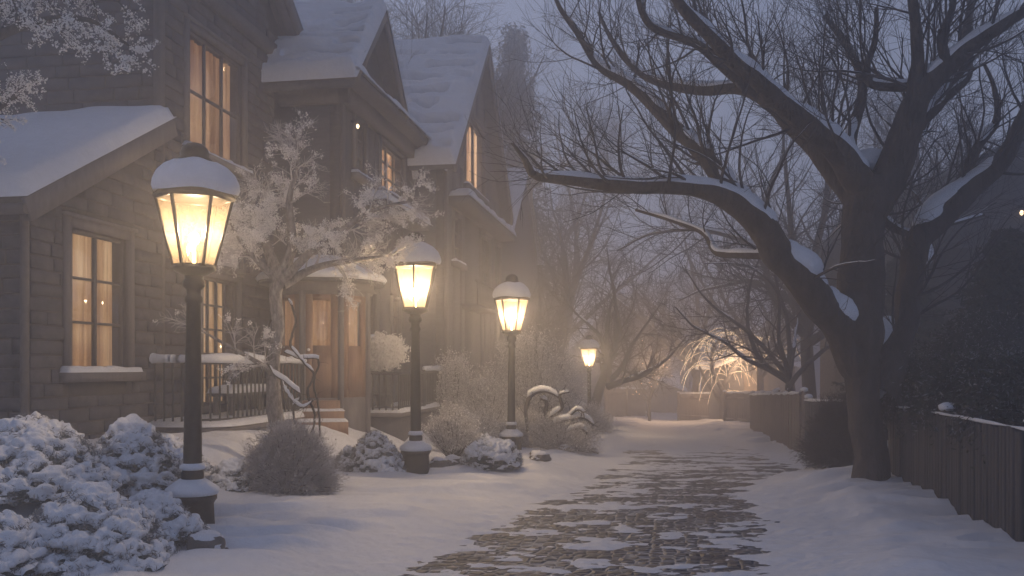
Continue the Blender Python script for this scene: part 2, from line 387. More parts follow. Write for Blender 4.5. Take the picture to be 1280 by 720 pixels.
def window(H, T, a0, a1, z0, z1, nx=2, nz=3, mat='curtain', casing=.10, frame=.05, bar=.03, sill=True, sillsnow=True, cmat='trim', fmat='darktrim', rec=.09, seed=0, drape=False):
    mb = MB()
    mb.box(a0 - casing, a0, -.02, .045, z0 - .02, z1 + casing, T); mb.box(a1, a1 + casing, -.02, .045, z0 - .02, z1 + casing, T)
    mb.box(a0, a1, -.02, .043, z1, z1 + casing, T); mb.box(a0 - casing - .03, a1 + casing + .03, -.02, .075, z1 + casing, z1 + casing + .04, T)
    w = H.B(mb, 'window', M[cmat])
    mb = MB(); r0, r1 = -rec, -rec + .05
    mb.box(a0, a0 + frame, r0, r1, z0, z1, T); mb.box(a1 - frame, a1, r0, r1, z0, z1, T)
    mb.box(a0 + frame, a1 - frame, r0, r1, z0, z0 + frame, T); mb.box(a0 + frame, a1 - frame, r0, r1, z1 - frame, z1, T)
    ia, ib, iz, jz = a0 + frame, a1 - frame, z0 + frame, z1 - frame
    for i in range(1, nx):
        c = ia + (ib - ia) * i / nx; bw = bar * (1.6 if nx % 2 == 0 and i == nx // 2 else 1); mb.box(c - bw / 2, c + bw / 2, r0 + .005, r1 - .005, iz, jz, T)
    for j in range(1, nz):
        c = iz + (jz - iz) * j / nz
        for i in range(nx):
            q0 = ia + (ib - ia) * i / nx + bar * .8; q1 = ia + (ib - ia) * (i + 1) / nx - bar * .8
            mb.box(q0 if i else ia, q1 if i < nx - 1 else ib, r0 + .008, r1 - .008, c - bar / 2, c + bar / 2, T)
    H.B(mb, 'frame', M[fmat], w)
    mb = MB(); mb.box(ia, ib, r0 + .015, r0 + .02, iz, jz, T); H.B(mb, 'pane', M['glass'], w)
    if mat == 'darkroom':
        mb = MB(); mb.box(a0 - .05, a1 + .05, -rec - .3, -rec - .28, z0 - .05, z1 + .05, T); H.B(mb, 'room_dark_sheet', M['darkroom'], w)  # near-black sheet stands for the unlit room behind the pane
    else: curtain(T, a0 - .12, a1 + .12, z0 - .1, z1 + .1, -rec - .14, H, w, M[mat], seed)
    if sill:
        mb = MB(); mb.box(a0 - casing - .08, a1 + casing + .08, -.02, .15, z0 - .13, z0 - .02, T); H.B(mb, 'sill', M[cmat], w)
        if sillsnow:
            mb = MB(); e = [T(a0 - casing - .07, .14, z0 - .018), T(a1 + casing + .07, .14, z0 - .018), T(a1 + casing + .07, -.015, z0 - .018), T(a0 - casing - .07, -.015, z0 - .018)]
            snow_slab(mb, *e, .06, 40, 8, seed=seed + 5, amp=.3, lump=5, edge=.04); H.B(mb, 'sill_snow', M['roofsnow'], w, True)
    return w
def slab3(mb, a, b, c, d, th):
    """a tilted slab under quad abcd"""
    q = [a, b, c, d]; mb.hexa([(x[0], x[1], x[2] - th) for x in q] + [tuple(x) for x in q])
def gutter(mb, p0, p1, r=.06):
    P = np.linspace(p0, p1, 4); mb.tubes(P, np.full(4, r), 8, cap=True)

# ---- house one: block walls, lean-to wing and street gable
H1 = House('stone_house', 11, 6.7, 'dark stone block house nearest on the left, with lean-to wing and railed porch')
mW, mM = 6.65, 6.75
sw0, sw1 = s_at(36, mW), 10.9
zr = lambda s: 3.27 + (s - sw0) * .545
wo = (s_at(86, mW), s_at(158, mW), 1.40, 3.04)
Tr = Troad(mW); mb = MB(); wall(mb, Tr, sw0, sw1, -.4, 3.22, [wo], .2)
mb.hexa([Tr(sw0, -.2, 3.22), Tr(sw1, -.2, 3.22), Tr(sw1, 0, 3.22), Tr(sw0, 0, 3.22), Tr(sw0, -.2, zr(sw0)), Tr(sw1, -.2, zr(sw1)), Tr(sw1, 0, zr(sw1)), Tr(sw0, 0, zr(sw0))])
Tc = Tcam(sw0); wall(mb, Tc, mW + .2, 12.5, -.4, 3.22, [], .2)
H1.B(mb, 'wing_wall', M['mortar'])
mb = MB(); oc = (wo[0] - .11, wo[1] + .11, wo[2] - .14, wo[3] + .12)
blocks(mb, Tr, sw0, sw1, -.1, lambda a: zr(a) - .02, [oc], seed=3, rh=.155)
blocks(mb, Tc, mW + .0, 12.5, -.1, lambda a: 3.2, [], seed=4, rh=.155); H1.B(mb, 'wing_stonework', M['block'])
window(H1, Tr, *wo[:2], wo[2], wo[3], 2, 3, 'curtain', .11, .05, .03, cmat='trim', seed=1)
# wing roof
e0, e1, zz0, zz1 = sw0 - .25, 10.89, 3.20, 4.80
mb = MB(); slab3(mb, (e0, 6.50, zz0), (e1, 6.50, zz1), (e1, 12.8, zz1), (e0, 12.8, zz0), .10); H1.B(mb, 'wing_roof', M['roof'])
mb = MB(); mb.bar((e0, 6.47, zz0 - .13), (e1, 6.47, zz1 - .13), .05, .24); mb.bar((e0 + .1, 6.56, zz0 - .20), (e1, 6.56, zz1 - .20), .14, .06); H1.B(mb, 'rake_board', M['trim'])
mb = MB(); snow_slab(mb, (e0 - .05, 6.43, zz0 + .005), (e1, 6.43, zz1 + .005), (e1, 12.8, zz1 + .005), (e0 - .05, 12.8, zz0 + .005), .22, 50, 90, 2, .18, lump=1.2, edge=.22); H1.B(mb, 'wing_roof_snow', M['roofsnow'], None, True)
mb = MB(); gutter(mb, (e0 - .02, 6.46, zz0 - .12), (e0 - .02, 12.8, zz0 - .12)); P = np.array([(sw0 - .10, mW - .03, z) for z in np.linspace(0, 3.15, 10)]); mb.tubes(P, np.full(10, .045), 8, cap=True); H1.B(mb, 'downpipe', M['darktrim'], None, True)
# main block
s0, s1 = 10.9, s_at(362, mM); Tr = Troad(mM); Tc = Tcam(s0)
uw = (s_at(234, mM), s_at(303, mM), 4.62, 6.35)
dw = (s_at(251, mM), s_at(296, mM), .86, 2.80); fw = (dw[0] + .02, dw[1] - .02, 2.62, 2.66)
eave = 7.1; ap = (s0 + s1) / 2; apz = eave + .78 * (ap - s0)
mb = MB(); wall(mb, Tr, s0, s1, -.4, eave, [uw, dw], .25)
mb.add([Tr(s0, 0, eave), Tr(s1, 0, eave), Tr(ap, 0, apz), Tr(s0, -.25, eave), Tr(s1, -.25, eave), Tr(ap, -.25, apz)], [(0, 1, 2, 2), (3, 5, 4, 4), (0, 2, 5, 3), (1, 4, 5, 2)])
wall(mb, Tc, mM + .25, 13.5, -.4, eave, [], .25); T2 = lambda a, d, z: (s1 + d, a, z); wall(mb, T2, mM + .25, 13.5, -.4, eave, [], .25)
H1.B(mb, 'wall', M['mortar'])
mb = MB(); zt = lambda a: eave - .25
blocks(mb, Tr, s0, s1, -.1, zt, [(uw[0] - .1, uw[1] + .1, uw[2] - .12, uw[3] + .1), (dw[0] - .08, dw[1] + .08, dw[2] - .1, 3.72)], seed=8)
blocks(mb, Tr, s0 + .05, s1 - .05, eave + .02, lambda a: min(eave + .78 * (a - s0), eave + .78 * (s1 - a)) - .05, [], seed=9)
blocks(mb, Tc, mM, 13.5, 4.9, lambda a: eave - .05, [], seed=10); H1.B(mb, 'stonework', M['block'])
mb = MB(); mb.box(s0 - .1, s1 + .1, -.0, .10, eave - .24, eave - .02, Tr); mb.box(s0 - .05, s0 + .14, 0, .06, .1, eave - .24, Tr); mb.box(s1 - .16, s1 + .0, 0, .06, .1, eave - .24, Tr); H1.B(mb, 'cornice', M['darktrim'])
window(H1, Tr, *uw, 3, 2, 'curtaindim', .10, .05, .04, seed=3)
# balcony door with glazed leaves under an arched fanlight
w = window(H1, Tr, dw[0], dw[1], dw[2], dw[3], 4, 5, 'curtain', .09, .05, .03, sill=False, seed=5); w.name = 'balcony_door'
mb = MB(); ca, cr_ = (dw[0] + dw[1]) / 2, (dw[1] - dw[0]) / 2
n = 20; pts = [(ca + cr_ * math.cos(t), 3.0 + cr_ * 1.25 * math.sin(t)) for t in np.linspace(0, math.pi, n)]
for i in range(n - 1):
    (a, z), (b, y) = pts[i], pts[i + 1]; k = 1.14
    q = [(a, z), (b, y), (ca + (b - ca) * k, 3.0 + (y - 3.0) * k), (ca + (a - ca) * k, 3.0 + (z - 3.0) * k)]
    mb.hexa([Tr(p[0], 0, p[1]) for p in q] + [Tr(p[0], .09, p[1]) for p in q])
mb.box(ca - cr_ * 1.14, ca + cr_ * 1.14, 0, .12, 2.94, 3.0, Tr); mb.box(ca - .015, ca + .015, .02, .05, 3.0, 3.0 + cr_ * 1.2, Tr)
arch = H1.B(mb, 'arched_fanlight', M['trim'])
mb = MB(); V = [Tr(ca, .03, 3.0)] + [Tr(p[0], .03, p[1]) for p in pts]; mb.add(V, [(0, i, i + 1, i + 1) for i in range(1, n)]); H1.B(mb, 'frosted_pane', M['frostdim'], arch, clean=False)
# roof
e = eave
mb = MB(); k = .78; ov = .28
slab3(mb, (s0 - ov, 6.42, e - ov * k + .12), (ap, 6.42, apz + .12), (ap, 13.8, apz + .12), (s0 - ov, 13.8, e - ov * k + .12), .12)
slab3(mb, (ap, 6.42, apz + .119), (s1 + ov, 6.42, e - ov * k + .12), (s1 + ov, 13.8, e - ov * k + .12), (ap, 13.8, apz + .119), .12)
H1.B(mb, 'roof', M['roof'])
mb = MB(); mb.bar((s0 - ov, 6.385, e - ov * k), (ap, 6.385, apz), .06, .26); mb.bar((ap, 6.384, apz), (s1 + ov, 6.384, e - ov * k), .06, .26)
mb.bar((s0, 6.50, e - .12), (ap, 6.50, apz - .12), .16, .07); mb.bar((ap, 6.501, apz - .12), (s1, 6.501, e - .12), .16, .07)
mb.bar((s1 + ov, 6.44, e - ov * k), (s1 + ov, 13.8, e - ov * k), .08, .14); H1.B(mb, 'gable_boards', M['trim'])
mb = MB(); snow_slab(mb, (ap, 6.36, apz + .12), (s1 + ov + .04, 6.36, e - ov * k + .12), (s1 + ov + .04, 13.8, e - ov * k + .12), (ap, 13.8, apz + .12), .2, 40, 80, 6, .3, edge=.15)
snow_slab(mb, (s0 - ov - .04, 6.36, e - ov * k + .12), (ap, 6.36, apz + .12), (ap, 13.8, apz + .12), (s0 - ov - .04, 13.8, e - ov * k + .12), .2, 40, 80, 7, .3, edge=.15)
H1.B(mb, 'roof_snow', M['roofsnow'], None, True)
# porch platform with rounded front
def round_plan(s0, s1, mb_, mf, r, n=8):
    c = [(s0, mb_)]
    for t in np.linspace(0, math.pi / 2, n): c.append((s0 + r - r * math.cos(t), mf + r - r * math.sin(t)))
    for t in np.linspace(math.pi / 2, 0, n): c.append((s1 - r + r * math.cos(t), mf + r - r * math.sin(t)))
    c.append((s1, mb_)); return c
def prism(mb, plan, z0, z1):
    n = len(plan); c = (sum(p[0] for p in plan) / n, sum(p[1] for p in plan) / n)
    V = [(*p, z0) for p in plan] + [(*p, z1) for p in plan] + [(*c, z0), (*c, z1)]
    mb.add(V, [(i, (i + 1) % n, (i + 1) % n + n, i + n) for i in range(n)] + [(n + i, n + (i + 1) % n, 2 * n + 1, 2 * n + 1) for i in range(n)] + [((i + 1) % n, i, 2 * n, 2 * n) for i in range(n)])
def soft_cap(mb, plan, z, th, seed=0, grow=.03, k=6):
    """snow cap with a rounded rim on a plan polygon"""
    P = np.array(plan); c = P.mean(0); rings = []
    for j in range(k):
        t = j / (k - 1); sc_ = (1 + grow) * (1 - (1 - math.cos(t * math.pi / 2)) * .25) if t < 1 else 0
        q = c + (P - c) * sc_; h = th * math.sin(t * math.pi / 2)
        hz = h * (1 + .25 * fbm(np.column_stack([q * 2.5, np.full(len(q), seed)]), seed, 2)); rings.append(np.column_stack([q, z + hz]))
    V = np.vstack(rings); n = len(P)
    f = [(j * n + i, j * n + (i + 1) % n, (j + 1) * n + (i + 1) % n, (j + 1) * n + i) for j in range(k - 1) for i in range(n)]
    mb.add(V, f)
def railing(H, path, zb, zt, step=.13, name='railing', snow=True, balr=.016, parent=None, seed=0, rs=.05):
    P = np.array(path, float); seg = np.linalg.norm(np.diff(P, axis=0), axis=1); cum = np.concatenate([[0], np.cumsum(seg)]); tot = cum[-1]
    pt = lambda t: np.array([np.interp(t, cum, P[:, 0]), np.interp(t, cum, P[:, 1])])
    mb = MB(); n = int(tot / step)
    for i in range(n + 1):
        q = pt(tot * i / n); mb.tubes(np.array([(*q, zb), (*q, zt)]), np.full(2, balr * (2.0 if i in (0, n) else 1)), 6)
    nn = max(4, int(tot / .08)); path3 = np.array([(*pt(tot * i / nn), zb + .07) for i in range(nn + 1)]); mb.tubes(path3, np.full(nn + 1, .014), 6)
    r = H.B(mb, name, M['rail'])
    mb = MB(); path3 = np.array([(*pt(tot * i / nn), zt) for i in range(nn + 1)]); mb.tubes(path3, np.full(nn + 1, .026), 8, cap=True); H.B(mb, 'handrail', M['rail'], r, True, clean=False)
    if snow:
        nn = max(8, int(tot / .04)); tt = np.linspace(0, tot, nn + 1); Q = np.array([pt(t) for t in tt])
        w = 1 + .45 * fbm(np.column_stack([tt * 3, 0 * tt, 0 * tt + seed]), seed, 3); w[0] = w[-1] = .2
        mb = MB(); P3 = np.column_stack([Q, zt + .018 + rs * .55 * w]); mb.tubes(P3, rs * w, 10, cap=True); H.B(mb, 'rail_snow', M['roofsnow'], r, True, clean=False)
    return r
pl = round_plan(10.6, 13.75, mM - .02, 5.62, .45)
mb = MB(); prism(mb, pl, -.3, .58); H1.B(mb, 'porch_base', M['block'])
pl2 = round_plan(10.5, 13.85, mM - .02, 5.52, .5); mb = MB(); prism(mb, pl2, .58, .66); H1.B(mb, 'porch_slab', M['trim'])
mb = MB(); soft_cap(mb, pl2, .663, .09, 3); H1.B(mb, 'porch_snow', M['snow'], None, True, clean=False)
railing(H1, [p for p in round_plan(10.62, 13.7, mM - .05, 5.68, .42)], .68, 1.50, .125, seed=4, rs=.07)
mb = MB(); bpl = [(11.6, 6.0), (13.2, 6.0), (13.2, 6.35), (11.6, 6.35)]; prism(mb, bpl, 1.02, 1.07)
for (a, b) in ((11.7, 6.05), (13.1, 6.05), (11.7, 6.3), (13.1, 6.3)): mb.box(a - .03, a + .03, b - .03, b + .03, .7, 1.02)
xx, yy = W(12.4, 6.2); bo = (12.4, 6.2, .7)
bench = tag(mb.build('porch_bench', M['trim'], off=bo, clean=True), 'low bench under snow behind the near porch railing', 'bench'); bench.location = (xx, yy, .7); bench.rotation_euler = (0, 0, TH)
mb = MB(); snow_slab(mb, (11.55, 5.97, 1.072), (13.25, 5.97, 1.072), (13.25, 6.38, 1.072), (11.55, 6.38, 1.072), .10, 40, 14, 3, .2, edge=.08); mb.build('bench_snow', M['snow'], bench, True, off=bo)

# ---- house two: gabled middle house with an octagonal entrance
H2 = House('gabled_house', 17, 5.5, 'middle house with steep snowy gable, octagonal entrance bay and railed terrace')
m2 = 5.5; a0, a1 = 14.55, 19.4; Tr = Troad(m2); Tc = Tcam(a0); e = 6.3
w1 = (s_at(475, m2), s_at(504, m2), 4.95, 5.92); w2 = (s_at(442, m2), s_at(456, m2), 4.95, 6.0)
w3 = (s_at(458, m2), s_at(469, m2), 2.0, 2.85); w4 = (s_at(489, m2), s_at(499, m2), 1.8, 2.85)
mb = MB(); wall(mb, Tr, a0, a1, -.6, e, [w1, w2, w3, w4], .2); wall(mb, Tc, m2 + .2, 6.73, -.6, e, [], .2)
mb.box(15.62, 19.4, 6.74, 11, -.6, e); mb.box(19.2, 19.4, m2 + .2, 6.74, -.6, e)
g0, g1 = a0 - .05, 16.95; gp = (g0 + g1) / 2; gz_ = 7.95
mb.add([(g0, m2 - .1, e + .22), (g1, m2 - .1, e + .22), (gp, m2 - .1, gz_), (g0, 9, e + .22), (g1, 9, e + .22), (gp, 9, gz_)], [(0, 1, 2, 2), (3, 5, 4, 4), (0, 2, 5, 3), (1, 4, 5, 2)])
H2.B(mb, 'wall', M['siding'])
mb = MB(); mb.box(a0 - .03, a0 + .12, 0, .04, -.2, e - .3, Tr); mb.box(a1 - .15, a1, 0, .04, -.2, e - .3, Tr)
mb.box(a0 - .12, a1 + .1, 0, .16, e - .30, e - .001, Tr); mb.box(m2 - .16, 6.6, 0, .12, e - .30, e - .001, Tc)
mb.box(a0 - .36, a1 + .3, m2 - .42, 6.7, e, e + .16); H2.B(mb, 'cornice', M['darktrim'])
mb = MB(); kk = (gz_ - e - .22) / (gp - g0)
slab3(mb, (g0 - .35, 5.12, e + .22 - .3 * kk + .1), (gp, 5.12, gz_ + .14), (gp, 9.5, gz_ + .14), (g0 - .35, 9.5, e + .22 - .3 * kk + .1), .12)
slab3(mb, (gp, 5.12, gz_ + .139), (g1 + .2, 5.12, e + .2), (g1 + .2, 9.5, e + .2), (gp, 9.5, gz_ + .139), .12); H2.B(mb, 'roof', M['roof'])
mb = MB(); mb.bar((g0 - .3, 5.09, e + .08), (gp, 5.09, gz_ + .05), .06, .2); mb.bar((gp, 5.091, gz_ + .05), (g1 + .2, 5.091, e + .12), .06, .2); H2.B(mb, 'gable_boards', M['trim'])
mb = MB(); snow_slab(mb, (g0 - .42, 5.04, e + .0), (gp, 5.04, gz_ + .15), (gp, 9.5, gz_ + .15), (g0 - .42, 9.5, e + .0), .27, 130, 150, 11, .3, .42, 1.6, .18, rows=7)
snow_slab(mb, (gp, 5.04, gz_ + .15), (g1 + .22, 5.04, e + .21), (g1 + .22, 9.5, e + .21), (gp, 9.5, gz_ + .15), .16, 40, 60, 12, .35, edge=.14)
snow_slab(mb, (g0 - .45, 5.02, e + .165), (a1 + .32, 5.02, e + .165), (a1 + .32, 5.42, e + .165), (g0 - .45, 5.42, e + .165), .14, 90, 12, 13, .35, edge=.10)
snow_slab(mb, (g1 + .2, 5.42, e + .165), (a1 + .32, 5.42, e + .165), (a1 + .32, 6.7, e + .165), (g1 + .2, 6.7, e + .165), .14, 30, 30, 14, .35, edge=.10)
H2.B(mb, 'roof_snow', M['roofsnow'], None, True)
mb = MB(); mb.box(16.6, 17.5, 7.6, 8.4, 6.3, 9.7); mb.box(16.5, 17.6, 7.5, 8.5, 9.7, 9.85); ch = H2.B(mb, 'chimney', M['block'])
mb = MB(); snow_slab(mb, (16.5, 7.5, 9.85), (17.6, 7.5, 9.85), (17.6, 8.5, 9.85), (16.5, 8.5, 9.85), .15, 16, 16, 3); H2.B(mb, 'chimney_snow', M['roofsnow'], ch, True)
window(H2, Tr, *w1, 3, 3, 'curtainup', .08, .04, .035, seed=6, cmat='trim', sill=True)
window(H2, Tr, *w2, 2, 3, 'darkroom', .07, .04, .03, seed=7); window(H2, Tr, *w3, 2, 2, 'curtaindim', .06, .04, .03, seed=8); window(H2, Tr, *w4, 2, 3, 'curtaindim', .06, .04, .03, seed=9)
mb = MB(); mb.box(w1[0] - .9, w1[1] + .6, .0, .42, 4.45, 4.58, Tr); cn = H2.B(mb, 'window_hood', M['trim'])
mb = MB(); snow_slab(mb, Tr(w1[0] - .95, .46, 4.582), Tr(w1[1] + .65, .46, 4.582), Tr(w1[1] + .65, .01, 4.582), Tr(w1[0] - .95, .01, 4.582), .2, 50, 16, 8, .2, edge=.16); H2.B(mb, 'hood_snow', M['roofsnow'], cn, True)
P = np.array([(a1 + .06, m2 - .10, z) for z in np.linspace(0, 6.25, 10)]); mb = MB(); mb.tubes(P, np.full(10, .05), 8, cap=True); H2.B(mb, 'downpipe', M['darktrim'], None, True)
mb = MB(); q = Tr(w2[0] - .12, .12, 5.75); mb.blob(q, (.028, .028, .04), n=10, m=8); wl = H2.B(mb, 'wall_lamp', M['spark'], None, True)
mb = MB(); mb.box(w2[0] - .14, w2[0] - .10, 0, .1, 5.82, 5.86, Tr); H2.B(mb, 'bracket', M['rail'], wl)
# entrance bay
bc = (14.25, 5.72); R8 = .82; phi0 = math.atan2(-.36, -.93)      # one face looks down the path at the viewer
zb, zt_ = .92, 2.78
fw8 = R8 * math.cos(math.pi / 8)
mbw = MB(); mbt = MB(); hw = R8 * math.sin(math.pi / 8)
for i in range(8):
    ph = phi0 + i * math.pi / 4; n_ = (math.cos(ph), math.sin(ph)); c = (bc[0] + fw8 * n_[0], bc[1] + fw8 * n_[1]); T = Tface(c, n_)
    if i in (0, 7, 1):
        op = (-hw + .06, hw - .06, zb + .02, zt_ - .16); wall(mbw, T, -hw, hw, 0, zt_, [op], .05)
        mb = MB(); A0, A1, Z0, Z1 = op
        lit = (A0 + .11, A1 - .11, Z0 + .85, Z1 - .10)
        wall(mb, T, A0, A1, Z0, Z1, [lit] if i != 1 else [lit], .04)
        mb.box(A0 + .10, A1 - .10, 0, .012, Z0 + .12, Z0 + .72, T); d = H2.B(mb, 'door' if i == 0 else 'side_panel', M['door'])
        mb = MB(); mb.box(lit[0], lit[1], -.03, -.02, lit[2], lit[3], T); H2.B(mb, 'pane', M['glass'], d)
        curtain(T, lit[0] - .02, lit[1] + .02, lit[2] - .02, lit[3] + .02, -.10, H2, d, M['curtaindim'], i)
        if i == 0:
            mb = MB(); q = T(A0 + .05, .04, Z0 + .78); mb.blob(q, (.025, .025, .025), n=10, m=6); H2.B(mb, 'knob', M['frost'], d, True)
    else: wall(mbw, T, -hw, hw, 0, zt_, [], .05)
    ph2 = ph + math.pi / 8; q = (bc[0] + R8 * math.cos(ph2), bc[1] + R8 * math.sin(ph2)); mbt.tubes(np.array([(*q, .1), (*q, zt_)]), np.full(2, .045), 8)
oct_ = lambda r: [(bc[0] + r * math.cos(phi0 + math.pi / 8 + i * math.pi / 4), bc[1] + r * math.sin(phi0 + math.pi / 8 + i * math.pi / 4)) for i in range(8)]
prism(mbt, oct_(R8 + .10), zt_ - .10, zt_ + .04)
H2.B(mbw, 'entrance_bay', M['trim']); H2.B(mbt, 'bay_trim', M['trim'])
oc48 = [(bc[0] + (R8 + .22) * math.cos(t), bc[1] + (R8 + .22) * math.sin(t)) for t in np.arange(32) * math.pi / 16]
mb = MB(); prism(mb, [(p[0], p[1]) for p in oc48], zt_ + .042, zt_ + .09); br = H2.B(mb, 'bay_roof', M['roof'])
mb = MB(); mb.lathe([(R8 + .24, 0), (R8 + .28, .05), (R8 + .22, .13), (R8 * .95, .25), (R8 * .7, .37), (R8 * .35, .45), (.001, .48)], 32, (*bc, zt_ + .092)); H2.B(mb, 'dome_snow', M['roofsnow'], br, True)
mb = MB(); nv = (math.cos(phi0), math.sin(phi0)); Tf = Tface((bc[0] + fw8 * nv[0], bc[1] + fw8 * nv[1]), nv)
for i in range(3): mb.box(-hw + .02 - .06 * i, hw - .02 + .06 * i, .002, .24 * (i + 1), .35, .90 - .155 * i if i == 0 else .90 - .155 * i, Tf) if i == 0 else mb.box(-hw + .02 - .06 * i, hw - .02 + .06 * i, .24 * i + .002, .24 * (i + 1), .35, .90 - .155 * i, Tf)
st = H2.B(mb, 'steps', M['door'])
mb = MB()
for i in range(1, 3): snow_slab(mb, Tf(-hw - .05 * i, .24 * (i + 1), .902 - .155 * i), Tf(hw + .05 * i, .24 * (i + 1), .902 - .155 * i), Tf(hw + .05 * i, .24 * i + .04, .902 - .155 * i), Tf(-hw - .05 * i, .24 * i + .04, .902 - .155 * i), .04, 20, 8, i, .3, edge=.05)
H2.B(mb, 'step_snow', M['snow'], st, True)
# terrace
mb = MB(); mb.box(15.02, 19.1, 4.62, 5.48, -.6, .55); H2.B(mb, 'terrace_base', M['block'])
mb = MB(); mb.box(14.95, 19.15, 4.55, 5.48, .552, .63); H2.B(mb, 'terrace_slab', M['trim'])
mb = MB(); snow_slab(mb, (14.95, 4.53, .632), (19.15, 4.53, .632), (19.15, 5.48, .632), (14.95, 5.48, .632), .07, 60, 20, 9, .3, edge=.07); H2.B(mb, 'terrace_snow', M['snow'], None, True)
railing(H2, [(15.0, 5.44), (15.0, 4.6), (16.6, 4.6)], .66, 1.33, .12, seed=6, rs=.0, snow=False)
railing(H2, [(16.7, 4.6), (19.1, 4.6), (19.1, 5.3)], .66, 1.36, .12, seed=7, rs=.05)

# ---- house three: large gable farther down
H3 = House('tall_gable_house', 24, 4.8, 'tall house farther down the street with a broad snow-patched roof and paired lit gable window')
m3 = 4.8; b0, b1 = s_at(556, m3), 25.8; Tr = Troad(m3); e = 6.25; bp = (b0 + b1) / 2; bz = 9.75
u1 = (s_at(581, m3), s_at(605, m3), 5.95, 7.75); l1 = (s_at(600, m3), s_at(612, m3), 3.6, 5.0); l2 = (s_at(618, m3), s_at(625, m3), 3.6, 5.0); l3 = (s_at(566, m3), s_at(575, m3), 3.9, 5.0)
mb = MB(); wall(mb, Tr, b0, b1, -.8, e, [(u1[0], u1[1], u1[2], e), l1, l2, l3], .2)
# gable above the eave, with the window's upper half left open
def gtop(s): return e + (s - b0) * (bz - e) / (bp - b0) if s < bp else e + (b1 - s) * (bz - e) / (b1 - bp)
cuts = [b0, u1[0], bp, u1[1], b1]
for i in range(4):
    x0, x1 = cuts[i], cuts[i + 1]; zb_ = u1[3] if i in (1, 2) else e
    mb.hexa([Tr(x0, -.2, zb_), Tr(x1, -.2, zb_), Tr(x1, 0, zb_), Tr(x0, 0, zb_), Tr(x0, -.2, max(gtop(x0), zb_ + .001)), Tr(x1, -.2, max(gtop(x1), zb_ + .001)), Tr(x1, 0, max(gtop(x1), zb_ + .001)), Tr(x0, 0, max(gtop(x0), zb_ + .001))])
wall(mb, Tcam(b0), m3 + .2, 12, -.8, e, [], .2); mb.box(b1 - .2, b1, m3 + .2, 12, -.8, e); H3.B(mb, 'wall', M['siding2'])
k0 = (bz - e) / (bp - b0); k1 = (bz - e) / (b1 - bp)
mb = MB(); slab3(mb, (b0 - .45, 4.52, e - .45 * k0 + .12), (bp, 4.52, bz + .12), (bp, 12.3, bz + .12), (b0 - .45, 12.3, e - .45 * k0 + .12), .14)
slab3(mb, (bp, 4.52, bz + .119), (b1 + .45, 4.52, e - .45 * k1 + .12), (b1 + .45, 12.3, e - .45 * k1 + .12), (bp, 12.3, bz + .119), .14); H3.B(mb, 'roof', M['roof'])
mb = MB(); mb.bar((b0 - .45, 4.485, e - .45 * k0 + .02), (bp, 4.485, bz + .02), .07, .26); mb.bar((bp, 4.486, bz + .02), (b1 + .45, 4.486, e - .45 * k1 + .02), .07, .26)
mb.box(b0 - .05, b0 + .16, 0, .05, -.3, e - .2, Tr); H3.B(mb, 'gable_boards', M['trim'])
mb = MB(); snow_slab(mb, (b0 - .55, 4.42, e - .5 * k0 + .12), (bp, 4.42, bz + .13), (bp, 12.3, bz + .13), (b0 - .55, 12.3, e - .5 * k0 + .12), .30, 150, 170, 17, .35, .50, 1.3, .22, rows=9)
snow_slab(mb, (bp, 4.42, bz + .13), (b1 + .5, 4.42, e - .5 * k1 + .12), (b1 + .5, 12.3, e - .5 * k1 + .12), (bp, 12.3, bz + .13), .2, 50, 60, 18, .3, edge=.2); H3.B(mb, 'roof_snow', M['roofsnow'], None, True)
window(H3, Tr, u1[0], u1[1], u1[2], u1[3], 2, 1, 'curtainup', .1, .05, .10, seed=11, sill=True)
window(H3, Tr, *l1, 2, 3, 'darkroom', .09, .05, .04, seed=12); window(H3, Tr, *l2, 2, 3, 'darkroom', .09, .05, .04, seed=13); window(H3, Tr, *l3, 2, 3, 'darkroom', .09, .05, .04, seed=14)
mb = MB(); mb.box(b0 + .3, b1 - .1, 0, .5, 5.15, 5.32, Tr); hd = H3.B(mb, 'string_course', M['trim'])
mb = MB(); snow_slab(mb, Tr(b0 + .25, .54, 5.322), Tr(b1, .54, 5.322), Tr(b1, .01, 5.322), Tr(b0 + .25, .01, 5.322), .18, 90, 14, 19, .35, edge=.12); H3.B(mb, 'course_snow', M['roofsnow'], hd, True)
mb = MB()
for i in range(16): a = s_at(578, m3) + i * .14; mb.box(a, a + .05, .0, .35, 3.0, 3.5, Tr) if 0 else mb.box(a, a + .04, .36, .40, 2.95, 3.5, Tr)
a = s_at(578, m3); mb.box(a - .1, a + 2.3, 0, .42, 2.85, 2.95, Tr); mb.box(a - .1, a + 2.3, .34, .42, 3.5, 3.55, Tr); H3.B(mb, 'balconet', M['trim'])

# ---- annex beyond
H4 = House('far_annex', 30, 4.6, 'narrow hazy building just beyond the tall gable house', 'building')
mb = MB(); mb.box(27.2, 33.6, 4.75, 10, -1.2, 5.6)
mb.add([(27.2, 4.75, 5.6), (33.6, 4.75, 5.6), (30.4, 4.75, 8.2), (27.2, 10, 5.6), (33.6, 10, 5.6), (30.4, 10, 8.2)], [(0, 1, 2, 2), (3, 5, 4, 4), (0, 2, 5, 3), (1, 4, 5, 2)]); H4.B(mb, 'wall', M['siding2'])
mb = MB(); snow_slab(mb, (26.9, 4.6, 5.4), (30.4, 4.6, 8.25), (30.4, 10, 8.25), (26.9, 10, 5.4), .22, 30, 40, 21, .4); snow_slab(mb, (30.4, 4.6, 8.25), (33.9, 4.6, 5.4), (33.9, 10, 5.4), (30.4, 10, 8.25), .22, 30, 40, 22, .4); H4.B(mb, 'roof_snow', M['roofsnow'], None, True)
window(H4, Troad(4.398), 32, 33, 3.2, 4.8, 2, 3, 'darkroom', seed=23) if 0 else None

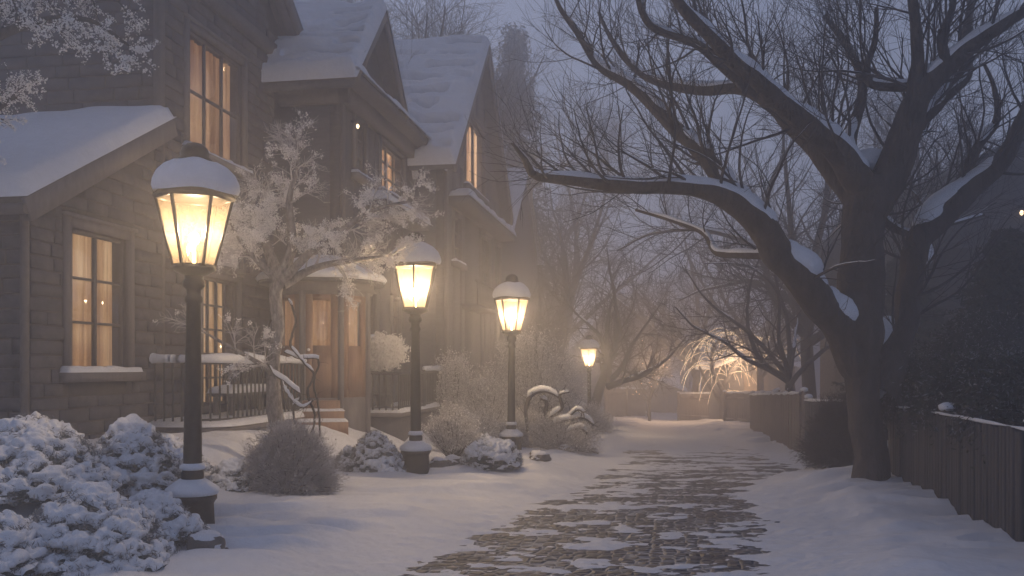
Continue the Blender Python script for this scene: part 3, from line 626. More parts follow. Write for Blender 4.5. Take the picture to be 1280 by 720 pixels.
# ---- street lamps
def make_lamp():
    t = empty('street_lamp', (0, 0, 0), 0, 'x', 'street lamp')
    mb = MB(); mb.lathe([(.001, 0), (.225, 0), (.225, .045), (.20, .07), (.188, .10), (.172, .36), (.182, .38), (.198, .40), (.198, .43), (.15, .46), (.12, .50), (.085, .53)], 8); mb.build('pedestal', M['iron'], t)
    mb = MB(); mb.lathe([(.085, .53), (.088, .60), (.078, .62), (.072, .66), (.066, 1.2), (.056, 1.95), (.07, 1.97), (.07, 2.0), (.056, 2.02), (.056, 2.06), (.085, 2.09), (.085, 2.13), (.07, 2.15), (.075, 2.18)], 14); mb.build('post', M['iron'], t, True)
    mb = MB(); mb.lathe([(.001, 2.15), (.10, 2.18), (.165, 2.215), (.17, 2.235), (.155, 2.25), (.001, 2.25)], 12)
    for (r, z, s_) in ((.158, 2.252, .022), (.292, 2.79, .026)):
        P = np.array([(r * math.cos(q), r * math.sin(q), z) for q in np.arange(7) * math.pi / 3 + .26])
        for i in range(6): mb.bar(P[i], P[i + 1], s_, s_)
    for q in np.arange(6) * math.pi / 3 + .26: mb.bar((.158 * math.cos(q), .158 * math.sin(q), 2.25), (.292 * math.cos(q), .292 * math.sin(q), 2.79), .02, .02, (math.cos(q), math.sin(q), 0))
    cage = mb.build('lantern_frame', M['iron'], t)
    mb = MB(); mb.lathe([(.150, 2.262), (.282, 2.778)], 6, rot=.26); mb.build('lantern_glass', M['lampglass'], t)
    mb = MB(); mb.blob((0, 0, 2.47), (.042, .042, .05), n=12, m=8, amp=0); mb.tubes(np.array([(0, 0, 2.25), (0, 0, 2.43)]), np.full(2, .012), 8); mb.build('lamp_bulb', M['bulb'], t, True)
    mb = MB(); mb.lathe([(.001, 2.79), (.31, 2.79), (.315, 2.81), (.27, 2.86), (.10, 3.02), (.11, 3.04)], 6, rot=.26); mb.build('lantern_roof', M['iron'], t)
    mb = MB(); mb.lathe([(.10, 3.04), (.13, 3.07), (.135, 3.10), (.115, 3.12), (.115, 3.15), (.10, 3.19), (.06, 3.225), (.001, 3.24)], 14); fin = mb.build('finial', M['iron'], t, True)
    mb = MB()
    n = 24; an = np.arange(n) * 2 * math.pi / n; prof = [(.318, 2.822), (.334, 2.86), (.326, 2.915), (.294, 2.985), (.235, 3.045), (.16, 3.085), (.105, 3.09)]
    V = np.array([[(r * math.cos(q) * (1 + .035 * math.sin(3 * q + 1) + .02 * math.sin(5 * q)), r * math.sin(q) * (1 + .03 * math.cos(2 * q)), z + .008 * math.sin(4 * q)) for q in an] for r, z in prof])
    idx = np.arange(len(prof) * n).reshape(-1, n); i0 = idx[:-1]; i1 = idx[1:]; mb.add(V.reshape(-1, 3), np.stack([i0, np.roll(i0, -1, 1), np.roll(i1, -1, 1), i1], -1).reshape(-1, 4))
    mb.build('snow_cap', M['roofsnow'], t, True)
    mb = MB(); mb.lathe([(.198, .432), (.212, .45), (.205, .48), (.15, .52), (.10, .555), (.085, .555)], 20); mb.lathe([(.078, .625), (.10, .635), (.098, .66), (.075, .68)], 16); mb.build('collar_snow', M['roofsnow'], t, True)
    return t
LAMPW = 130
def lamp_light(x, y, z, e, scl=1):
    l = bpy.data.lights.new('lamp_light', 'POINT'); l.energy = e; l.color = (1, .78, .54); l.shadow_soft_size = .06
    o = bpy.data.objects.new('lamp_light', l); COL.objects.link(o); return o
lamp0 = make_lamp()
lamps = [(240, 7.03, 1.0, 'largest street lamp, nearest the viewer beside the snowy bushes on the left', 0.0, .02),
         (520, 11.15, .985, 'second street lamp, between the snowy shrub and the railed terrace', .3, -.0),
         (639, 14.9, .98, 'third street lamp, in front of the big frosted shrub', .7, 0),
         (737, 24.0, .86, 'smallest and farthest street lamp, hazy, past the snow-laden curling branches', .1, 0)]
for i, (px, Y, s_, lab, rz, dz) in enumerate(lamps):
    o = lamp0 if i == 0 else copy_tree(lamp0)
    x = (px - 640) / F * Y; z = float(base_z(x, Y)) + (.0 if i < 3 else 0.0)
    o.location = (x, Y, z); o.scale = (s_, s_, s_); o.rotation_euler = (math.radians((0, .5, -.4, .6)[i]), math.radians((.4, -.3, .6, -.5)[i]), rz); o['label'] = lab; o['group'] = 'lit street lamps along the left of the road'
    l = lamp_light(0, 0, 0, LAMPW); l.parent = o; l.location = (0, 0, 2.52)

# ------------------------------------------------------------------ trees
def resample(P, n):
    P = np.asarray(P, float); d = np.concatenate([[0], np.cumsum(np.linalg.norm(np.diff(P[:, :3], axis=0), axis=1))]); t = np.linspace(0, d[-1], n)
    # catmull-rom through points
    out = []
    for q in t:
        i = min(max(np.searchsorted(d, q) - 1, 0), len(P) - 2); u = (q - d[i]) / max(d[i + 1] - d[i], 1e-6)
        p0 = P[max(i - 1, 0)]; p1 = P[i]; p2 = P[i + 1]; p3 = P[min(i + 2, len(P) - 1)]
        out.append(.5 * (2 * p1 + (p2 - p0) * u + (2 * p0 - 5 * p1 + 4 * p2 - p3) * u * u + (3 * p1 - p0 - 3 * p2 + p3) * u ** 3))
    return np.array(out)
def kids(P, R, n, tr, ang, length, K=6, rr=.5, rmin=.003, up=.1, wig=.12, taper=.3, rng=RNG, cap=None, rmax=9.0, swing=None):
    N, K0, _ = P.shape; M_ = N * n
    pi = np.repeat(np.arange(N), n); t = rng.uniform(tr[0], tr[1], M_); x = t * (K0 - 1); i = np.clip(x.astype(int), 0, K0 - 2); u = (x - i)[:, None]
    p = P[pi, i] * (1 - u) + P[pi, i + 1] * u; tan = P[pi, i + 1] - P[pi, i]; tan /= np.linalg.norm(tan, axis=1, keepdims=True) + 1e-9
    r = R[pi, i] * (1 - u[:, 0]) + R[pi, i + 1] * u[:, 0]
    q = rng.normal(size=(M_, 3)); 
    if swing is not None: q = q + np.array(swing)
    q -= (q * tan).sum(1, keepdims=True) * tan; q /= np.linalg.norm(q, axis=1, keepdims=True) + 1e-9
    a = np.radians(rng.uniform(ang[0], ang[1], M_))[:, None]; d = np.cos(a) * tan + np.sin(a) * q
    ln = length * rng.uniform(.55, 1.2, M_) * (1 - .45 * t); r0 = np.clip(r * rr, rmin, rmax)
    pts = [p]; upv = np.array([0, 0, 1.0]); curl = rng.normal(size=(M_, 3)) * wig * .5
    for k in range(1, K):
        d = d + upv * up + curl + rng.normal(size=(M_, 3)) * wig; d /= np.linalg.norm(d, axis=1, keepdims=True)
        p = p + d * (ln / (K - 1))[:, None]; pts.append(p)
    P2 = np.stack(pts, 1); R2 = r0[:, None] * np.linspace(1, taper, K)[None]
    return P2, R2
def snow_on(mb, P, R, frac=.72, sides=8, lift=.42, thr=.30, seed=0):
    """snow lying along the tops of limbs: a lens of snow wherever the limb is not steep"""
    P = np.asarray(P, float); R = np.asarray(R, float)
    if P.ndim == 2: P = P[None]; R = R[None]
    t = np.gradient(P, axis=1); t /= np.linalg.norm(t, axis=2, keepdims=True) + 1e-9
    flat = 1 - np.abs(t[..., 2]); nz = fbm(P * 3.0, seed, 2)
    w = smooth(thr * .5, thr + .22, flat * (1 + .5 * nz)); w = w * np.clip(np.arange(P.shape[1]) / 6.0, 0, 1)[None]; w[:, -1] *= .2
    up = np.array([0, 0, 1.0]) - t * t[..., 2:3]; up /= np.linalg.norm(up, axis=2, keepdims=True) + 1e-6
    mb.tubes(P + up * (R * (lift + .18 * nz))[..., None] * (w[..., None] * .9 + .1), R * frac * (.15 + .95 * w) * (1 + .2 * nz), sides)
def tree_obj(name, base, label, limbs, lv, sides=(10, 6, 4, 3), mats=('bark', 'barkfar'), snow=True, group=None, cat='tree', sthr=.30):
    root = empty(name, base, 0, label, cat, group); mb = MB(); ms = MB(); allP = []
    for (P, R) in limbs:
        mb.tubes(P, R, sides[0]); 
        if snow:
            Q4 = resample(np.column_stack([P, R]), len(P) * 2 if name == 'bare_tree' and sthr < .2 else len(P)); snow_on(ms, Q4[:, :3], Q4[:, 3], seed=3, thr=sthr, frac=.86, lift=.42, sides=14 if sthr < .2 else 8)
    mb.build('trunk', M[mats[0]], root, True, off=base)
    mc = MB(); cur = limbs
    for j, (P, R) in enumerate(lv):
        mc.tubes(P, R, sides[min(j + 1, len(sides) - 1)])
        if snow and j == 0: snow_on(ms, P, R, sides=6, thr=.35, seed=5)
    if lv: mc.build('crown', M[mats[1]], root, True, off=base)
    if snow: ms.build('limb_snow', M['roofsnow'], root, True, off=base)
    return root
def px_limb(pts, n=40, jag=.012, seed=0):
    """(px, py, depth, half-width in px) -> limb"""
    Q = []
    for (px, py, Y, w) in pts: x, y, z = at(px, py, Y); Q.append((x, y, z, w / F * Y))
    Q = resample(Q, n); P = Q[:, :3]; R = np.maximum(Q[:, 3], .006)
    nz = np.stack([fbm(P * 2.2 + 10 * q + seed, seed + q, 2) for q in range(3)], -1); P = P + nz * R[:, None] * .35; R = R * (1 + .10 * fbm(P * 4, seed + 9, 2))
    return P, R
# the big tree on the right
big = [
 px_limb([(1092, 640, 10.3, 34), (1090, 612, 10.3, 25), (1085, 560, 10.3, 20), (1080, 500, 10.3, 20), (1074, 450, 10.3, 25), (1076, 400, 10.3, 28), (1079, 340, 10.3, 27), (1082, 290, 10.3, 26), (1087, 245, 10.3, 28), (1092, 222, 10.3, 22)], 60, seed=1),
 px_limb([(1088, 250, 10.3, 22), (1066, 212, 10.2, 18), (1020, 165, 10.0, 15), (965, 118, 9.8, 12), (905, 62, 9.5, 9.5), (858, 15, 9.3, 7), (830, -25, 9.1, 5)], 50, seed=2),
 px_limb([(1085, 262, 10.3, 18), (1050, 222, 10.6, 16), (1012, 178, 10.9, 13), (975, 140, 11.2, 10), (930, 112, 11.5, 8.5), (880, 112, 11.8, 7.5), (830, 104, 12.1, 6), (790, 82, 12.4, 4.5), (765, 50, 12.6, 3), (748, 15, 12.7, 2)], 50, seed=3),
 px_limb([(948, 120, 11.35, 7), (915, 92, 11.0, 6.5), (870, 55, 10.7, 6), (822, 38, 10.4, 5), (802, 12, 10.2, 4), (795, -20, 10.1, 3)], 36, seed=4),
 px_limb([(1092, 250, 10.3, 22), (1118, 200, 10.2, 22), (1136, 150, 10.1, 18), (1152, 112, 10.0, 15), (1195, 75, 9.8, 12), (1240, 38, 9.6, 9), (1290, 8, 9.4, 7)], 44, seed=5),
 px_limb([(1098, 225, 10.35, 16), (1140, 165, 10.7, 13), (1172, 125, 11.0, 11), (1205, 92, 11.3, 9), (1206, 50, 11.5, 6), (1215, 0, 11.7, 4)], 36, seed=6),
 px_limb([(1140, 125, 10.0, 10), (1147, 80, 9.9, 8), (1145, 40, 9.8, 7), (1140, -10, 9.7, 6)], 24, seed=7),
 px_limb([(1160, 105, 10.0, 8), (1120, 108, 10.1, 7), (1090, 104, 10.2, 6), (1083, 84, 10.2, 5), (1094, 50, 10.3, 3.5), (1096, 10, 10.3, 2.5)], 30, seed=8),
 px_limb([(1188, 82, 9.8, 8), (1178, 45, 9.8, 6), (1190, 10, 9.9, 4), (1192, -20, 9.9, 3)], 24, seed=9),
 px_limb([(1060, 205, 10.2, 9), (1066, 160, 10.5, 7), (1078, 110, 10.8, 6), (1062, 60, 11.0, 4.5), (1030, 20, 11.2, 3)], 30, seed=10),
 px_limb([(1078, 455, 10.3, 26), (1050, 408, 10.2, 22), (1018, 368, 10.1, 21), (985, 328, 10.0, 20), (950, 285, 9.9, 18), (912, 250, 9.8, 15), (868, 236, 9.7, 11), (800, 234, 9.5, 9.5), (730, 226, 9.3, 8), (672, 220, 9.1, 6), (655, 198, 9.0, 3.5), (640, 178, 8.9, 2)], 70, seed=11),
 px_limb([(945, 278, 9.9, 13), (915, 238, 10.2, 12), (870, 185, 10.5, 10), (832, 148, 10.8, 9), (790, 105, 11.0, 7.5), (752, 85, 11.2, 6), (728, 50, 11.4, 4.5), (700, 10, 11.6, 3), (690, -15, 11.6, 2)], 50, seed=12),
 px_limb([(978, 322, 10.0, 7), (930, 318, 10.4, 5.5), (896, 315, 10.8, 5), (880, 292, 11.1, 4), (840, 275, 11.4, 3.2), (795, 262, 11.7, 2)], 34, seed=13),
 px_limb([(1098, 500, 10.35, 22), (1118, 450, 10.5, 20), (1132, 400, 10.6, 16), (1138, 350, 10.7, 15), (1146, 305, 10.8, 16), (1178, 268, 10.8, 18), (1215, 238, 10.7, 15), (1252, 200, 10.5, 11), (1275, 155, 10.3, 9), (1300, 110, 10.1, 7)], 60, seed=14),
 px_limb([(1190, 262, 10.8, 9), (1206, 220, 10.9, 7), (1222, 185, 11.0, 6), (1245, 150, 11.1, 4.5), (1243, 110, 11.2, 3), (1230, 80, 11.2, 2)], 30, seed=15),
 px_limb([(1060, 212, 10.3, 9), (1090, 260, 10.8, 7), (1130, 290, 11.2, 5), (1180, 282, 11.6, 3), (1230, 268, 12, 2)], 24, seed=16),
]
lv1 = []; lv2 = []; lv3 = []; 
for (P, R) in big[1:]:
    P_, R_ = P[None], R[None]; ln = np.linalg.norm(np.diff(P, axis=0), axis=1).sum(); n = int(5 + ln * 3.6)
    tx = .92 if P[-1, 0] < .9 else 1.0
    a, b = kids(P_, R_, n, (.12, tx), (28, 65), 1.75, 14, .26, .006, .045, .075, .2, rmax=.022, swing=(0, 0, 1.0)); lv1.append((a, b))
    c, d = kids(a, b, 7, (.10, 1), (22, 50), 1.0, 9, .5, .0032, .035, .07, .35, rmax=.008); lv2.append((c, d))
    g, h = kids(c, d, 4, (.1, 1), (18, 45), .50, 6, .6, .0024, .02, .08, .5, rmax=.004); lv3.append((g, h))
cat_ = lambda l: (np.concatenate([x[0] for x in l]), np.concatenate([x[1] for x in l]))
bx, by, bz_ = at(1090, 615, 10.3)
bigT = tree_obj('bare_tree', (bx, by, gz(bx, by)), 'huge bare snow-dusted tree leaning over the road from beside the right fence', big, [cat_(lv1), cat_(lv2), cat_(lv3)], (14, 5, 3, 3), sthr=.10)
# snow heaped between the stems
mb = MB()
for (px, py, Y, r3, sd) in ((1110, 434, 10.60, (.24, .12, .38), 2), (1090, 203, 10.5, (.32, .15, .17), 4), (1150, 315, 10.86, (.16, .1, .22), 6)):
    x, y, z = at(px, py, Y); cm = MB(); cm.blob((x, y, z), r3, sd, .10, 1.6, 48, 36); cm.build('crotch_snow', M['roofsnow'], bigT, True, off=tuple(bigT.location))
def auto_tree(px, Ybase, h, label, spread=.6, nl=5, seed=0, lean=0.0, trunk=.12, fork=.25, name='bare_tree', dens=1.0, levels=3, mats=('barkfar', 'twig'), snow=True, group='bare trees in the haze', droop=.05, base=None, twr=1.0, z0=None):
    rng = np.random.default_rng(seed); x = (px - 640) / F * Ybase; z = gz(x, Ybase) if z0 is None else z0; limbs = []
    fk = h * fork; t = np.linspace(0, 1, 14)[:, None]
    P = np.array([x, Ybase, z - .1]) + t * np.array([lean * fk, 0, fk + .1]) + .04 * h * .2 * fbm(np.column_stack([t * 3, t * 0, t * 0 + seed])[:, :3], seed)[:, None] * np.array([1, .5, 0])
    R = trunk * (1 - .25 * t[:, 0]) * (1 + .5 * np.exp(-t[:, 0] * 9)); limbs.append((P, R)); top = P[-1]
    for k in range(nl):
        az = 2 * math.pi * (k + rng.uniform(-.3, .3)) / nl; el = rng.uniform(.35, 1.25) if k else 1.35; L_ = (h - fk) * rng.uniform(.8, 1.05); K = 22
        d = np.array([math.cos(az) * math.cos(el) * spread * 1.6 + lean, math.sin(az) * math.cos(el) * spread * 1.2, math.sin(el)]); d /= np.linalg.norm(d); p = top - np.array([0, 0, rng.uniform(0, .12) * h]) if k else top; pp = [p]; rr = [trunk * .62]
        bend = rng.normal(size=3) * .05
        for q in range(1, K):
            d = d + np.array([0, 0, droop]) + bend + rng.normal(size=3) * .08; d /= np.linalg.norm(d); p = p + d * L_ / (K - 1); pp.append(p); rr.append(trunk * .62 * (1 - .88 * q / K))
        limbs.append((np.array(pp), np.array(rr)))
    PL = np.array([l[0] for l in limbs[1:]]); RL = np.array([l[1] for l in limbs[1:]])
    sc_ = h / 6.0
    a, b = kids(PL, RL, int(12 * dens), (.1, 1), (28, 65), 1.7 * sc_, 9, .42, .010 * twr, droop * 1.3, .09, .3, rng=rng); lv = [(a, b)]
    c, d = kids(a, b, int(8 * dens), (.1, 1), (25, 60), .85 * sc_, 6, .5, .007 * twr, droop, .12, .4, rng=rng); lv.append((c, d))
    if levels > 2:
        g, h_ = kids(c, d, 5, (.1, 1), (22, 50), .42 * sc_, 4, .6, .0045 * twr, .03, .12, .5, rng=rng); lv.append((g, h_))
    return tree_obj(name, (x, Ybase, z), label, limbs, lv, (8, 5, 3, 3), mats, snow, group), lv
auto_tree(733, 27, 5.6, 'bare tree with leaning trunk rising behind the farthest street lamp', .75, 6, 5, .35, .17, .34)
auto_tree(1000, 19, 5.0, 'small bare tree with branches spreading left behind the far right fence', .95, 7, 8, -.16, .10, .30, dens=.62, droop=.03)
auto_tree(1015, 23, 9.5, 'tall bare tree standing right behind the big tree trunk', .8, 7, 12, -.05, .2, .35)
auto_tree(870, 40, 10, 'tall faint bare tree in the haze over the end of the road', .9, 7, 15, .0, .2, .3)
auto_tree(690, 34, 11.5, 'tall faint bare tree beyond the annex, left of the road end', .7, 7, 18, .02, .2, .3)
auto_tree(1170, 22, 8.8, 'bare tree in front of the dark cottage on the right', .8, 7, 22, -.05, .16, .35)
auto_tree(800, 47, 8, 'low faint bare tree at the bend of the road', .9, 6, 25, .0, .15, .3, levels=2, twr=1.4)
auto_tree(950, 33, 8.5, 'faint bare tree right behind the lit willow', .9, 7, 27, .0, .16, .3, levels=2, twr=1.3)
auto_tree(500, 27, 13.2, 'bare treetop above the snowy roof of the tall gable house', .6, 8, 31, .0, .2, .55, levels=3, twr=1.0, snow=False)
auto_tree(425, 25, 12.2, 'bare treetop showing above the ridge of the middle house', .6, 7, 33, .0, .2, .6, levels=3, snow=False)
auto_tree(592, 33, 15.0, 'bare treetop right of the tall gable peak', .55, 7, 35, .0, .2, .55, levels=3, snow=False)
auto_tree(1110, 28, 10.5, 'tall bare tree far behind the right fence, seen between two big limbs', .8, 8, 41, .0, .2, .3, levels=3)

# hazy evergreens past the houses
def conifer(px, Y, h, r, label, seed, mat='needle', snowm=True, group='evergreens in the haze', nbr=520, lo=.08):
    rng = np.random.default_rng(seed); x = (px - 640) / F * Y; z = gz(x, Y); base = (x, Y, z); root = empty('evergreen_tree', base, 0, label, 'tree', group)
    mb = MB(); t = np.linspace(0, 1, 12); P = np.column_stack([x + 0 * t, Y + 0 * t, z - .1 + t * h]); mb.tubes(P, .025 * h * (1 - .95 * t) + .01, 8); mb.build('trunk', M['bark'], root, True, off=base)
    n = nbr; u = rng.uniform(lo, .99, n); az = rng.uniform(0, 2 * math.pi, n); ln = r * (1 - u) ** .75 * rng.uniform(.65, 1.15, n) + .12
    p = np.column_stack([x + 0 * u, Y + 0 * u, z + u * h]); K = 6; d = np.column_stack([np.cos(az), np.sin(az), rng.uniform(-.1, .35, n)]); pts = [p]
    for k in range(1, K): d = d + np.array([0, 0, -.09]); d /= np.linalg.norm(d, axis=1, keepdims=True); p = p + d * (ln / (K - 1))[:, None]; pts.append(p)
    P = np.stack(pts, 1); mc = MB(); mc.tubes(P, np.linspace(.02, .006, K)[None] + np.zeros((n, 1)), 3)
    q = rng.integers(0, n, n * 34); tt = rng.uniform(.15, 1, n * 34) * (K - 1); i = np.clip(tt.astype(int), 0, K - 2); uu = (tt - i)[:, None]; C = P[q, i] * (1 - uu) + P[q, i + 1] * uu + rng.normal(size=(len(q), 3)) * np.array([.07, .07, .045]) * (h / 6)
    mc.leaves(C, .085 * (h / 6) ** .5, rng, .35); mc.build('crown', M[mat], root, off=base)
    if snowm:
        ms = MB(); q = rng.integers(0, n, n * 7); tt = rng.uniform(.35, 1, len(q)) * (K - 1); i = np.clip(tt.astype(int), 0, K - 2); uu = (tt - i)[:, None]; C = P[q, i] * (1 - uu) + P[q, i + 1] * uu + np.array([0, 0, .05]) + rng.normal(size=(len(q), 3)) * .04
        ms.leaves(C, .08, rng, .7); ms.build('crown_snow', M['frost'], root, off=base)
    return root
conifer(642, 43, 18.6, 3.4, 'tall dark hazy evergreen column rising beside the tall gable house', 1, snowm=False)
auto_tree(700, 40, 13.5, 'broad faint twiggy tree between the evergreen column and the road', .8, 9, 61, .0, .2, .25, levels=3, twr=1.2)
conifer(775, 50, 6.2, 2.4, 'low faint evergreen at the far left of the road end', 3, snowm=False)
conifer(1130, 16.5, 3.4, 1.4, 'dark evergreen behind the right fence', 4, snowm=False)
conifer(1262, 12.5, 3.2, 1.5, 'dark evergreen at the right edge of the view', 5, snowm=False)

# ------------------------------------------------------------------ shrubs
def fuzzy_bush(px, pyb, Y, r, h, label, seed=0, mat='frostdim', n=90, leafy=0, leafmat='frost', name='twiggy_shrub', base=None, twr=1.0, up=.02, el=(.05, 1.45), cat='shrub', zoff=0):
    rng = np.random.default_rng(seed); x = (px - 640) / F * Y; z = gz(x, Y) + zoff; base = (x, Y, z); root = empty(name, base, 0, label, cat)
    az = rng.uniform(0, 2 * math.pi, n); e = rng.uniform(el[0], el[1], n); d = np.column_stack([np.cos(az) * np.cos(e) * r, np.sin(az) * np.cos(e) * r, np.sin(e) * h]) * rng.uniform(.65, 1.0, (n, 1))
    t = np.linspace(0, 1, 8)[None, :, None]; s0 = np.column_stack([np.cos(az) * .08 * r, np.sin(az) * .08 * r, np.zeros(n) - .02])
    P = np.array(base) + s0[:, None] + d[:, None] * t + (rng.normal(size=(n, 1, 3)) * .06 * r) * (t * t); R = np.linspace(.008, .003, 8)[None] * twr + np.zeros((n, 1))
    mb = MB(); mb.tubes(P, R, 4)
    a, b = kids(P, R, 10, (.3, 1), (15, 50), .32 * (r + h) / 1.2, 5, .6, .0022 * twr, up, .12, .5, rng=rng); c, dd = kids(a, b, 5, (.2, 1), (15, 50), .15 * (r + h) / 1.2, 4, .7, .0018 * twr, up, .14, .6, rng=rng)
    mb.build('stems', M['twig'], root, off=base)
    mc = MB(); mc.tubes(a, b, 3); mc.tubes(c, dd, 3); 
    mc.build('twigs', M[mat], root, off=base)
    if leafy:
        k = rng.integers(0, len(c), leafy); i = rng.integers(0, 4, leafy); C = c[k, i] + rng.normal(size=(leafy, 3)) * .012; ml = MB(); ml.leaves(C, .011 * (Y / 11) ** .6, rng, .7); ml.build('frosted_leaves', M[leafmat], root, off=base)
    return root
def snow_bush(px, pyt, Y, r, label, seed=0, z=None, h=None, group='snow-laden evergreen shrubs', nl=46, name='snowy_shrub', dens=1.0, power=.62, thr=-.006):
    """evergreen mound: a dark needle body with snow lying over it, thick on shoulders and absent in pockets"""
    rng = np.random.default_rng(seed); x = (px - 640) / F * Y; zg = gz(x, Y); h = h or (z_at(pyt, Y) - zg); base = (x, Y, zg); root = empty(name, base, 0, label, 'shrub', group)
    nu, na = 150, 260
    def body(U, AZ):
        e = U * math.pi / 2; q = np.stack([np.cos(AZ) * np.cos(e), np.sin(AZ) * np.cos(e), np.sin(e)], -1)
        lob = fbm(q * 2.1 + seed * 3.7, seed, 2); sm_ = fbm(q * 5.5 + seed, seed + 4, 2); k = 1 + .17 * lob + .07 * sm_
        rr = r * (1 - U ** 1.25) ** .72 * k if power > .5 else r * np.cos(e) ** (power * 1.6) * k; zz = zg - .03 + h * (U if power > .5 else np.sin(e)) * (1 + .08 * lob * np.cos(e))
        return np.stack([x + rr * np.cos(AZ), Y + rr * np.sin(AZ), zz], -1), q
    U, AZ = np.meshgrid(np.linspace(0, 1, nu) ** .9, np.arange(na) * 2 * math.pi / na, indexing='ij'); P, q = body(U, AZ)
    dU = np.gradient(P, axis=0); dA = (np.roll(P, -1, 1) - np.roll(P, 1, 1)); N = np.cross(dA, dU); N /= np.linalg.norm(N, axis=-1, keepdims=True) + 1e-9
    def off(P_, nz): return .016 * (nz * 1.5) + .024 * fbm(P_ * np.array([8, 8, 11]), seed + 7, 2) + .036 * fbm(P_ * np.array([17, 17, 22]), seed + 8, 2) + thr + .002
    o_ = off(P, N[..., 2]); idx = np.arange(nu * na).reshape(nu, na); f = np.stack([idx[:-1], np.roll(idx[:-1], -1, 1), np.roll(idx[1:], -1, 1), idx[1:]], -1).reshape(-1, 4)
    mi = MB(); mi.add(P.reshape(-1, 3), f); mi.build('inner_foliage', M['needle'], root, True, off=base)
    ms = MB(); ms.add((P + N * np.clip(o_ * 1.25, -.03, .05)[..., None] + np.array([0, 0, 1]) * (np.clip(o_, 0, .05) * .4)[..., None]).reshape(-1, 3), f); ms.build('snow_cover', M['roofsnow'], root, True, off=base)
    n = int(42000 * dens * (r * h) / .5) + 1500; a = rng.integers(0, nu, n); b = rng.integers(0, na, n); keep = rng.random(n) < np.cos(U[a, b] * math.pi / 2) + .05; a, b = a[keep], b[keep]
    C = P[a, b] + N[a, b] * rng.uniform(-.01, .038, (len(a), 1)) + rng.normal(size=(len(a), 3)) * .008; lo = o_[a, b] < .010
    mb = MB(); mb.leaves(C[lo], .022, rng, .14); mb.build('needles', M['needlefrost'], root, off=base)
    if (~lo).sum() > 50:
        k = rng.random((~lo).sum()) < .25; Cn = (P[a, b] + N[a, b] * (o_[a, b][:, None] * 1.3 + .002))[~lo][k]; mb = MB(); mb.leaves(Cn, .010, rng, .35); mb.build('needle_tips', M['frostdim'], root, off=base)
    return root
snow_bush(38, 516, 6.9, .66, 'tallest peaked snow-laden evergreen shrub in the bottom left corner', 1, nl=70)
snow_bush(166, 520, 7.5, .56, 'peaked snow-laden shrub just left of the nearest street lamp', 2, nl=60)
snow_bush(112, 604, 6.0, .56, 'broad low snow-laden shrub in front of the two peaked ones', 3, nl=60)
snow_bush(98, 575, 7.0, .40, 'rounded snow-laden shrub filling the gap between the two peaked ones', 14)
snow_bush(-20, 640, 5.6, .5, 'snow-laden shrub cut by the bottom left corner', 4, nl=50)
snow_bush(192, 612, 6.6, .36, 'small rounded snow-laden shrub touching the nearest lamp base', 5, nl=40)
snow_bush(212, 546, 8.6, .36, 'snow-laden shrub tucked under the near porch railing', 6, nl=36)
snow_bush(290, 573, 8.9, .26, 'small snow-laden shrub right of the nearest lamp post', 7, nl=34)
snow_bush(468, 536, 11.0, .40, 'snow-laden shrub left of the second street lamp', 8, nl=44)
snow_bush(438, 556, 11.4, .26, 'small snow-laden shrub beside the twiggy round bush', 9, nl=30)
snow_bush(614, 570, 11.6, .38, 'low flat snow-covered mound shrub in front of the third lamp', 10, h=.32, power=.4, thr=-.002)
snow_bush(604, 540, 13.0, .34, 'small white shrub between second and third street lamps', 11, nl=26)
snow_bush(500, 574, 11.9, .22, 'smallest snow-laden shrub, just left of the second lamp base', 13, thr=.012)
fuzzy_bush(640, 560, 16.0, .48, .66, 'low frosted bush glowing just behind the third lamp post', 21, 'frostdim', 130, leafy=7000)
fuzzy_bush(588, 545, 15.0, .5, .66, 'low frosted bush glowing behind the low mound shrub', 22, 'frostdim', 130, leafy=7000)
fuzzy_bush(738, 548, 22.5, .6, .7, 'low frosted bush around the farthest lamp base', 23, 'frostdim', 110, leafy=5000)
fuzzy_bush(363, 632, 9.1, .44, .64, 'round bristly twig bush between the nearest lamp and the small shrubs', 1, 'frosttwig', 460, up=.0, el=(-.05, 1.5), leafy=9000, leafmat='frosttwig')
fuzzy_bush(566, 580, 12.6, .42, .72, 'upright feathery grass-like bush right of the second lamp', 2, 'frostdim', 130, up=.06, el=(.5, 1.5), leafy=6000)
fuzzy_bush(700, 570, 15.6, .72, .58, 'wide twiggy bush at the road edge below the curling branches', 3, 'frostdim', 190, leafy=4000)
fuzzy_bush(655, 560, 16.8, .50, .62, 'twiggy bush behind the third lamp base', 4, 'frostdim', 130, leafy=3000)
fuzzy_bush(664, 470, 19.0, 1.05, 2.2, 'large frosted shrub glowing behind the third street lamp', 5, 'frostdim', 210, leafy=30000, twr=1.6, up=.03, el=(.4, 1.5))
fuzzy_bush(608, 480, 18.2, .7, 1.3, 'frosted shrub between the terrace rail and the third lamp', 6, 'frostdim', 130, leafy=13000, twr=1.4, el=(.4, 1.5))
fuzzy_bush(566, 450, 18.4, .5, 1.7, 'slim frosted shrub against the wall of the middle house', 7, 'frostdim', 100, leafy=12000, twr=1.3, el=(.7, 1.5))
fuzzy_bush(702, 500, 21.5, .55, .95, 'frosted round shrub left of the farthest lamp', 8, 'frostdim', 120, leafy=6000, twr=1.5)
fuzzy_bush(1046, 580, 12.9, .45, 1.05, 'dark twiggy bush against the fence left of the big trunk', 9, 'twig', 170, twr=1.5, up=.03)
